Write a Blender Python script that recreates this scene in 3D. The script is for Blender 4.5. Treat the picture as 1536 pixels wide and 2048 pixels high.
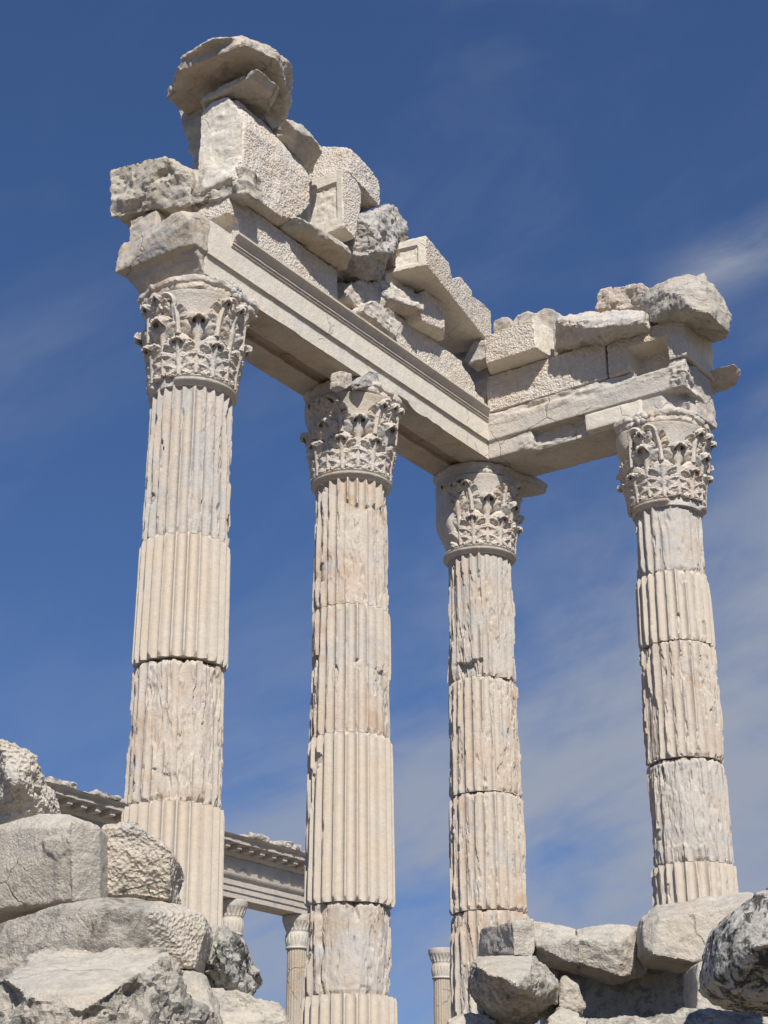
import bpy, bmesh, math, random
import numpy as np
from mathutils import Vector, Matrix
R = math.radians
for o in list(bpy.data.objects): bpy.data.objects.remove(o)
scene = bpy.context.scene
col = scene.collection
# ------------------------------------------------------------------ camera
cam = bpy.data.cameras.new('camera'); cam_o = bpy.data.objects.new('camera', cam); col.objects.link(cam_o)
CAM = Vector((11.39234, -12.79112, -8.57374))
cr = Vector((0.82270586, 0.56845548, -0.00366606)); cu = Vector((0.22364104, -0.31772545, 0.92143107)); cf = Vector((-0.52262774, 0.75888662, 0.38852456))
cam_o.matrix_world = Matrix(((cr.x, cu.x, -cf.x, CAM.x), (cr.y, cu.y, -cf.y, CAM.y), (cr.z, cu.z, -cf.z, CAM.z), (0, 0, 0, 1)))
cam.sensor_fit = 'VERTICAL'; cam.sensor_height = 24; cam.sensor_width = 18; cam.lens = 3417.56 / 2048 * 24
cam.clip_start = .1; cam.clip_end = 5000
scene.camera = cam_o
# ------------------------------------------------------------------ sky and sun
SUN_DIR = Vector((.531, -.528, .663)).normalized()          # towards the sun
el = math.asin(SUN_DIR.z); az = math.atan2(SUN_DIR.x, SUN_DIR.y)
world = bpy.data.worlds.new('World'); scene.world = world; world.use_nodes = True
wt = world.node_tree; wn = wt.nodes; wl = wt.links; wn.clear()
wo = wn.new('ShaderNodeOutputWorld'); bg = wn.new('ShaderNodeBackground'); bg.inputs['Strength'].default_value = .1
sky = wn.new('ShaderNodeTexSky'); sky.sky_type = 'NISHITA'; sky.sun_disc = False
sky.sun_elevation = el; sky.sun_rotation = az
sky.altitude = 0; sky.air_density = 1.0; sky.dust_density = 0; sky.ozone_density = 5
hs = wn.new('ShaderNodeHueSaturation'); hs.inputs['Saturation'].default_value = 1.1; hs.inputs['Value'].default_value = .87; hs.inputs['Hue'].default_value = .508
wl.new(sky.outputs[0], hs.inputs['Color'])
tc = wn.new('ShaderNodeTexCoord')
def wnode(t, **kw):
    n = wn.new(t)
    for k, v in kw.items(): setattr(n, k, v)
    return n
def wmath(op, a, b=None):
    n = wn.new('ShaderNodeMath'); n.operation = op
    for i, v in enumerate((a, b)):
        if v is None: continue
        if isinstance(v, (int, float)): n.inputs[i].default_value = v
        else: wl.new(v, n.inputs[i])
    return n.outputs[0]
def wramp(x, lo, hi):
    n = wn.new('ShaderNodeMapRange'); n.interpolation_type = 'SMOOTHSTEP'
    n.inputs['From Min'].default_value = lo; n.inputs['From Max'].default_value = hi
    wl.new(x, n.inputs['Value']); return n.outputs[0]
def wmap(rot, sc, loc=(0, 0, 0)):
    m = wn.new('ShaderNodeMapping'); m.inputs['Rotation'].default_value = rot; m.inputs['Scale'].default_value = sc; m.inputs['Location'].default_value = loc
    wl.new(tc.outputs['Generated'], m.inputs['Vector']); return m.outputs[0]
def wnoise(v, s, det, rough=.55, dist=0):
    n = wn.new('ShaderNodeTexNoise'); n.inputs['Scale'].default_value = s; n.inputs['Detail'].default_value = det; n.inputs['Roughness'].default_value = rough; n.inputs['Distortion'].default_value = dist
    wl.new(v, n.inputs['Vector']); return n.outputs['Fac']
def wdot(vec):
    n = wn.new('ShaderNodeVectorMath'); n.operation = 'DOT_PRODUCT'; n.inputs[1].default_value = vec
    wl.new(tc.outputs['Generated'], n.inputs[0]); return n.outputs['Value']
# the sky is looked up a little higher than the view direction, which keeps the haze band near the horizon out of view
up = wn.new('ShaderNodeVectorMath'); up.operation = 'ADD'; up.inputs[1].default_value = (0, 0, .16); wl.new(tc.outputs['Generated'], up.inputs[0])
un = wn.new('ShaderNodeVectorMath'); un.operation = 'NORMALIZE'; wl.new(up.outputs[0], un.inputs[0]); wl.new(un.outputs[0], sky.inputs['Vector'])
# thin wind-drawn cloud: streaks in a fixed compass direction, thickest low in the north-east
E1, E2, E3 = (0.822, 0.569, 0.), (0.223, -0.318, 0.921), (-.523, .759, .388)
X, Y, W = wdot(E1), wdot(E2), wdot(E3)
along = wmath('ADD', wmath('MULTIPLY', X, .91), wmath('MULTIPLY', Y, .41)); across = wmath('SUBTRACT', wmath('MULTIPLY', Y, .91), wmath('MULTIPLY', X, .41))
def pos(a, b, c=0.):
    k = wn.new('ShaderNodeCombineXYZ'); wl.new(wmath('MULTIPLY', along, a), k.inputs[0]); wl.new(wmath('MULTIPLY', across, b), k.inputs[1]); k.inputs[2].default_value = c; return k.outputs[0]
streak = wnoise(pos(3.0, 8.0, 2.3), 1., 8, .60, .5)
puff = wnoise(pos(5.5, 8.5, 7.7), 1., 7, .58, .3)
low = wramp(wmath('SUBTRACT', wmath('MULTIPLY', X, .60), wmath('MULTIPLY', Y, .95)), -.01, .22)
dens = wmath('ADD', wmath('ADD', wmath('MULTIPLY', streak, .62), wmath('MULTIPLY', puff, .58)), wmath('MULTIPLY', low, .16))
def wisp(a0, a1, c0, wid, k):
    m = wramp(wmath('ABSOLUTE', wmath('SUBTRACT', across, c0)), wid, 0.); n_ = wmath('MULTIPLY', m, wramp(along, a0, a1)); return wmath('MULTIPLY', wmath('MULTIPLY', n_, wramp(streak, .30, .62)), k)
wisps = wmath('ADD', wmath('ADD', wisp(.18, .25, .048, .026, .95), wmath('MULTIPLY', wisp(.02, .12, .135, .05, .22), wramp(along, .19, .14))), wmath('MULTIPLY', wisp(-.28, -.16, .16, .06, .18), wramp(along, .0, -.10)))
cloud_fac = wmath('ADD', wisps, wmath('MULTIPLY', wmath('MULTIPLY', wramp(dens, .55, .82), wmath('ADD', wmath('MULTIPLY', low, .88), .16)), .92))
mix = wn.new('ShaderNodeMix'); mix.data_type = 'RGBA'
wl.new(cloud_fac, mix.inputs[0]); wl.new(hs.outputs[0], mix.inputs[6]); mix.inputs[7].default_value = (2.75, 3.05, 3.75, 1)
wl.new(mix.outputs[2], bg.inputs['Color']); wl.new(bg.outputs[0], wo.inputs['Surface'])
sun = bpy.data.lights.new('sun', 'SUN'); sun.energy = 4.5; sun.angle = R(.5); sun.color = (1, .955, .885)
so = bpy.data.objects.new('sun', sun); col.objects.link(so); so.rotation_euler = SUN_DIR.to_track_quat('Z', 'Y').to_euler()
vs = scene.view_settings; vs.view_transform = 'Standard'; vs.look = 'None'; vs.gamma = 1; vs.exposure = .26; vs.use_curve_mapping = False
# ------------------------------------------------------------------ helpers
def tag(o, label=None, cat=None, group=None, kind='thing'):
    if label: o['label'] = label
    if cat: o['category'] = cat
    if group: o['group'] = group
    if kind: o['kind'] = kind
    return o
def empty(name, loc): 
    o = bpy.data.objects.new(name, None); col.objects.link(o); o.location = loc; o.empty_display_size = .3; return o
def link(name, me, mat, parent=None, smooth=40):
    o = bpy.data.objects.new(name, me); col.objects.link(o)
    if mat: me.materials.clear(); me.materials.append(mat)
    if parent: o.parent = parent
    if smooth is not None:
        me.polygons.foreach_set('use_smooth', np.ones(len(me.polygons), bool)); me.set_sharp_from_angle(angle=R(smooth))
    return o
def mesh(name, v, f):
    me = bpy.data.meshes.new(name); me.from_pydata([tuple(p) for p in v], [], [tuple(q) for q in f]); me.update(); return me
def _hash(i, j, k):
    h = (i.astype(np.uint32) * np.uint32(374761393)) ^ (j.astype(np.uint32) * np.uint32(668265263)) ^ (k.astype(np.uint32) * np.uint32(2147483647 - 18))
    h = (h ^ (h >> np.uint32(13))) * np.uint32(1274126177); h = h ^ (h >> np.uint32(16))
    return (h & np.uint32(0xffff)).astype(np.float32) / 65535.
def vnoise(P):
    P = np.asarray(P, np.float32) + 1000.; F = np.floor(P); I = F.astype(np.int64); T = P - F; T = T * T * T * (T * (T * 6 - 15) + 10)
    i, j, k = I[..., 0], I[..., 1], I[..., 2]; x, y, z = T[..., 0], T[..., 1], T[..., 2]
    def c(a, b, d): return _hash(i + a, j + b, k + d)
    l = lambda a, b, t: a + (b - a) * t
    return l(l(l(c(0,0,0), c(1,0,0), x), l(c(0,1,0), c(1,1,0), x), y), l(l(c(0,0,1), c(1,0,1), x), l(c(0,1,1), c(1,1,1), x), y), z)
def fbm(P, octv=4, gain=.5):
    P = np.asarray(P, np.float32); s = 0; a = 1; t = 0
    for o in range(octv):
        s = s + a * vnoise(P * (2.03 ** o) + 17.3 * o); t += a; a *= gain
    return s / t
def sstep(x, a, b):
    t = np.clip((x - a) / (b - a), 0, 1); return t * t * (3 - 2 * t)
# ------------------------------------------------------------------ materials
def stone(name, base, warm, grey, stain=.35, stain_col=(.09, .08, .065), tool=0., pits=.5, rust=.0, scale=1., lichen=0., rough=.9, vein=.0, crack=.8, depth=.028, streak=.28):
    m = bpy.data.materials.new(name); m.use_nodes = True; nt = m.node_tree; n = nt.nodes; L = nt.links; n.clear()
    out = n.new('ShaderNodeOutputMaterial'); bs = n.new('ShaderNodeBsdfPrincipled'); L.new(bs.outputs[0], out.inputs[0])
    bs.inputs['Roughness'].default_value = rough; bs.inputs['Specular IOR Level'].default_value = .25
    t = n.new('ShaderNodeTexCoord'); oi = n.new('ShaderNodeObjectInfo')
    off = n.new('ShaderNodeVectorMath'); off.operation = 'MULTIPLY_ADD'; 
    cmb = n.new('ShaderNodeCombineXYZ')
    for i in range(3): L.new(oi.outputs['Random'], cmb.inputs[i])
    L.new(cmb.outputs[0], off.inputs[0]); off.inputs[1].default_value = (37, 53, 71); L.new(t.outputs['Object'], off.inputs[2])
    V = off.outputs[0]
    def noise(s, d=6, r=.6, dist=0., vec=None):
        x = n.new('ShaderNodeTexNoise'); x.inputs['Scale'].default_value = s * scale; x.inputs['Detail'].default_value = d; x.inputs['Roughness'].default_value = r; x.inputs['Distortion'].default_value = dist
        L.new(vec or V, x.inputs['Vector']); return x.outputs['Fac']
    def rmp(x, a, b, lo=0., hi=1.):
        q = n.new('ShaderNodeMapRange'); q.interpolation_type = 'SMOOTHSTEP'; q.inputs['From Min'].default_value = a; q.inputs['From Max'].default_value = b
        q.inputs['To Min'].default_value = lo; q.inputs['To Max'].default_value = hi; L.new(x, q.inputs['Value']); return q.outputs[0]
    def mixc(f, a, b, mode='MIX'):
        q = n.new('ShaderNodeMix'); q.data_type = 'RGBA'; q.blend_type = mode
        if isinstance(f, float): q.inputs[0].default_value = f
        else: L.new(f, q.inputs[0])
        for i, v in ((6, a), (7, b)):
            if isinstance(v, tuple): q.inputs[i].default_value = (*v, 1)
            else: L.new(v, q.inputs[i])
        return q.outputs[2]
    def mth(op, a, b):
        q = n.new('ShaderNodeMath'); q.operation = op
        for i, v in enumerate((a, b)):
            if isinstance(v, (int, float)): q.inputs[i].default_value = v
            else: L.new(v, q.inputs[i])
        return q.outputs[0]
    c = mixc(rmp(noise(1.3, 5), .38, .66), base, warm)
    c = mixc(rmp(noise(2.1, 7, .65, .4), .48, .66), c, grey)
    if vein:                                                   # faint bedding lines of the marble
        mp = n.new('ShaderNodeMapping'); mp.inputs['Scale'].default_value = (1.2, 1.2, 9); mp.inputs['Rotation'].default_value = (.25, .2, 0); L.new(V, mp.inputs['Vector'])
        c = mixc(rmp(noise(2.2, 6, .6, .6, mp.outputs[0]), .5, .72, 0., vein), c, tuple(x * .62 for x in grey))
    if rust: c = mixc(rmp(noise(2.6, 6, .6, .3), .56, .7, 0., rust), c, (.42, .26, .14))
    c = mixc(rmp(noise(17, 5, .7), .3, .7, 0., .35), c, tuple(x * .72 for x in warm))
    if crack:
        wob = n.new('ShaderNodeTexNoise'); wob.inputs['Scale'].default_value = 3.; wob.inputs['Detail'].default_value = 5; L.new(V, wob.inputs['Vector'])
        wv_ = n.new('ShaderNodeVectorMath'); wv_.operation = 'MULTIPLY_ADD'; L.new(wob.outputs['Color'], wv_.inputs[0]); wv_.inputs[1].default_value = (.28, .28, .28); L.new(V, wv_.inputs[2])
        vo = n.new('ShaderNodeTexVoronoi'); vo.feature = 'DISTANCE_TO_EDGE'; vo.inputs['Scale'].default_value = .95; L.new(wv_.outputs[0], vo.inputs['Vector'])
        line = mth('MULTIPLY', rmp(vo.outputs['Distance'], .002, .011, 1., 0.), rmp(noise(1.6, 2), .50, .58))
        c = mixc(mth('MULTIPLY', line, crack), c, tuple(x * .28 for x in grey))
    c = mixc(rmp(noise(33, 6, .75), .45, .66, 0., .26 * pits + .06), c, tuple(x * .62 for x in grey))
    if streak:                                                 # rain-washed vertical discolouring
        ms = n.new('ShaderNodeMapping'); ms.inputs['Scale'].default_value = (5., 5., .55); L.new(V, ms.inputs['Vector'])
        c = mixc(rmp(noise(1.6, 6, .6, .2, ms.outputs[0]), .52, .70, 0., streak), c, tuple(x * .66 for x in grey))
    if stain: c = mixc(rmp(noise(3.4, 9, .72, .5), .55, .7, 0., stain), c, stain_col)
    if lichen:
        c = mixc(rmp(noise(5.5, 9, .75, .8), .47, .56, 0., lichen), c, (.045, .045, .04))
        c = mixc(rmp(noise(9, 8, .7, .5), .58, .64, 0., lichen * .8), c, (.55, .54, .48))
    c = mixc(rmp(noise(45, 4, .6), .62, .75, 0., .5 * pits), c, tuple(x * .45 for x in warm))
    L.new(c, bs.inputs['Base Color'])
    h = mth('ADD', mth('MULTIPLY', noise(9, 8, .62), .55), mth('MULTIPLY', noise(48, 5, .6), .22 + .25 * pits))
    if crack: h = mth('SUBTRACT', h, mth('MULTIPLY', line, .5 * crack))
    if tool:
        mp = n.new('ShaderNodeMapping'); mp.inputs['Rotation'].default_value = (.5, .3, .2); L.new(V, mp.inputs['Vector'])
        wv = n.new('ShaderNodeTexVoronoi'); wv.feature = 'SMOOTH_F1'; wv.inputs['Scale'].default_value = 36; wv.inputs['Smoothness'].default_value = .35
        nd = n.new('ShaderNodeTexNoise'); nd.inputs['Scale'].default_value = 9; nd.inputs['Detail'].default_value = 3; L.new(mp.outputs[0], nd.inputs['Vector'])
        va = n.new('ShaderNodeVectorMath'); va.operation = 'MULTIPLY_ADD'; L.new(nd.outputs['Color'], va.inputs[0]); va.inputs[1].default_value = (.05, .05, .05); L.new(mp.outputs[0], va.inputs[2])
        L.new(va.outputs[0], wv.inputs['Vector'])
        h = mth('ADD', h, mth('MULTIPLY', wv.outputs['Distance'], 1.0 * tool))
        h = mth('ADD', h, mth('MULTIPLY', noise(22, 4, .7), .32 * tool))
    b = n.new('ShaderNodeBump'); b.inputs['Strength'].default_value = .9; b.inputs['Distance'].default_value = depth; L.new(h, b.inputs['Height']); L.new(b.outputs[0], bs.inputs['Normal'])
    return m
CREAM, WARM, GREY = (.56, .50, .41), (.50, .41, .30), (.43, .41, .37)
M = {}
M['cream'] = stone('cream_marble', (.72, .665, .57), (.69, .62, .50), (.65, .61, .53), stain=.06, pits=.3, crack=.35)
M['moulding'] = stone('moulding_marble', (.66, .60, .51), (.60, .53, .43), (.54, .51, .46), stain=.10, pits=.3, crack=.2)
M['pitted'] = stone('black_pitted_marble', (.54, .49, .41), (.50, .43, .33), (.42, .40, .36), stain=.95, pits=1., vein=.6, stain_col=(.05, .047, .04))
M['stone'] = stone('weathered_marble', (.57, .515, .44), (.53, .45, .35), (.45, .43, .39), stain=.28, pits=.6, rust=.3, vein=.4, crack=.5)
M['tooled'] = stone('pick_tooled_marble', (.64, .58, .50), (.62, .53, .42), (.57, .53, .475), stain=.10, tool=.75, pits=.3, rust=.35, crack=.2, depth=.022)
M['weathered'] = stone('rough_weathered_marble', (.62, .57, .50), (.59, .515, .43), (.50, .485, .45), stain=.38, pits=.8, rust=.15, vein=.5, crack=.5, depth=.034)
M['heap'] = stone('heap_marble', (.57, .52, .435), (.53, .465, .37), (.46, .435, .385), stain=.35, pits=.8, rust=.12, vein=.5, lichen=.12, crack=.4, depth=.042)
M['heap_tooled'] = stone('picked_heap_marble', (.57, .515, .43), (.54, .465, .365), (.47, .44, .39), stain=.3, tool=.8, pits=.8, rust=.15, depth=.024)
M['crust'] = stone('brown_crust', (.46, .39, .31), (.36, .27, .20), (.40, .35, .29), stain=.6, pits=1., crack=0.)
M['layered'] = stone('layered_grey_marble', (.52, .48, .41), (.49, .43, .35), (.40, .385, .35), stain=.5, pits=.8, rust=.2, vein=.8, crack=.4, depth=.04)
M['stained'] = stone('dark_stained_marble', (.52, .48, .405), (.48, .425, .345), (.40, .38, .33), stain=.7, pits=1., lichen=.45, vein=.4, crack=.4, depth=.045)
M['lichen'] = stone('lichen_marble', (.46, .44, .39), (.42, .39, .33), (.33, .33, .31), stain=.6, pits=1., lichen=.95)
M['grey'] = stone('grey_marble', (.52, .495, .455), (.51, .45, .385), (.42, .41, .39), stain=.5, pits=1., lichen=.25)
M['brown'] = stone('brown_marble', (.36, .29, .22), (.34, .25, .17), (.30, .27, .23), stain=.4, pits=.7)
M['brownish'] = stone('brownish_marble', (.58, .52, .44), (.54, .45, .36), (.47, .43, .38), stain=.3, pits=.7, rust=.4)
M['drum_cream'] = stone('new_drum_marble', (.575, .51, .425), (.56, .475, .375), (.535, .48, .41), stain=.04, pits=.3, crack=.0, depth=.012, streak=.15)
M['drum_tan'] = stone('old_drum_marble', (.565, .50, .415), (.53, .43, .335), (.50, .465, .42), stain=.12, pits=.45, rust=.55, crack=.12, depth=.018)
M['drum_grey'] = stone('grey_drum_marble', (.53, .485, .425), (.52, .44, .355), (.46, .445, .415), stain=.2, pits=.45, rust=.25, crack=.12, depth=.018, streak=.4)
M['capital'] = stone('capital_marble', (.62, .57, .50), (.59, .50, .40), (.51, .495, .46), stain=.30, pits=.6, rust=.35, crack=.2)
M['far'] = stone('portico_marble', (.57, .53, .46), (.54, .47, .38), (.45, .43, .40), stain=.45, pits=.7, scale=.7, crack=0.)
M['far_shaft'] = stone('portico_shaft_marble', (.46, .40, .32), (.44, .34, .24), (.40, .36, .30), stain=.25, pits=.5)
M['earth'] = stone('dry_earth', (.16, .13, .095), (.15, .115, .08), (.12, .11, .085), stain=.3, scale=.3)
M['podium'] = stone('podium_stone', (.30, .26, .21), (.28, .23, .17), (.24, .225, .2), stain=.4, crack=0.)
# ------------------------------------------------------------------ setting
def quad_sheet(name, x0, x1, y0, y1, z, mat, kind='structure'):
    o = link(name, mesh(name, [(x0,y0,z),(x1,y0,z),(x1,y1,z),(x0,y1,z)], [(0,1,2,3)]), mat, None, None); tag(o, kind=kind); return o
quad_sheet('ground', -1500, 1500, -1500, 1500, -10.2, M['earth'])
pv = [(x, y, z) for z in (-10.2, -7.9) for x, y in ((-24, -9), (2.5, -9), (6.5, -4), (6.5, 34), (-24, 34))]
po = link('podium', mesh('podium', pv, [(5,6,7,8,9), (4,3,2,1,0)] + [(i, (i+1) % 5, 5 + (i+1) % 5, 5 + i) for i in range(5)]), M['podium'], None, None); tag(po, kind='structure')
# ------------------------------------------------------------------ rocks and blocks
def hull_bm(bm, pts):
    vs_ = [bm.verts.new(p) for p in pts]
    r = bmesh.ops.convex_hull(bm, input=vs_)
    dead = list({g for g in r['geom_interior'] + r['geom_unused'] if isinstance(g, bmesh.types.BMVert)})
    if dead: bmesh.ops.delete(bm, geom=dead, context='VERTS')
def remeshed(hulls, vox):
    bm = bmesh.new()
    for h in hulls: hull_bm(bm, h)
    bmesh.ops.recalc_face_normals(bm, faces=bm.faces[:])
    me = bpy.data.meshes.new('tmp'); bm.to_mesh(me); bm.free()
    o = bpy.data.objects.new('tmp', me); col.objects.link(o)
    md = o.modifiers.new('r', 'REMESH'); md.mode = 'VOXEL'; md.voxel_size = vox
    dg = bpy.context.evaluated_depsgraph_get(); dg.update()
    out = bpy.data.meshes.new_from_object(o.evaluated_get(dg))
    bpy.data.objects.remove(o); bpy.data.meshes.remove(me)
    return out
def roughen(me, amp, seed, fine=1., pitted=0.):     # amp and pitted may vary from vertex to vertex
    n = len(me.vertices); co = np.empty(n * 3, np.float32); me.vertices.foreach_get('co', co); co = co.reshape(-1, 3)
    no = np.empty(n * 3, np.float32); me.vertex_normals.foreach_get('vector', no); no = no.reshape(-1, 3)
    s = np.array([seed * 3.17, seed * 1.31, seed * 2.23], np.float32)
    w = co + .10 * (np.stack([fbm(co * 3 + s + 5, 2), fbm(co * 3 + s + 11, 2), fbm(co * 3 + s + 23, 2)], -1) - .5)
    big = fbm(w * 3.0 + s, 3) - .5
    rid = 1 - np.abs(2 * fbm(w * 7.5 + s * 1.7, 3) - 1)
    q = fbm(w * np.array([4.5, 4.5, 6.5], np.float32) + s * .7, 3) * 9; fr = q - np.floor(q)
    ter = (np.floor(q) + sstep(fr, .72, 1.)) / 9 - .5           # splintered ledges
    med = fbm(w * 17 + s, 3) - .5
    sp = np.maximum(0, fbm(co * 26 + s, 2) - .56)
    fin = vnoise(co * 48 + s) - .5
    scar = np.maximum(fbm(w * 4.2 + s * .7, 2) - .60, 0)
    d = amp * (.050 * big + .030 * (rid - .75) + .105 * ter + .024 * med - .18 * scar - .05 * sp) + .007 * fine * fin * np.minimum(1, .4 + amp)
    if np.ndim(pitted) or pitted: d = d - pitted * (.010 * np.maximum(0, vnoise(co * 52 + s) - .42) * 2 + .005 * (fbm(co * 17 + s, 2) - .5))
    co = co + no * d[:, None]
    me.vertices.foreach_set('co', co.ravel()); me.update()
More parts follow.
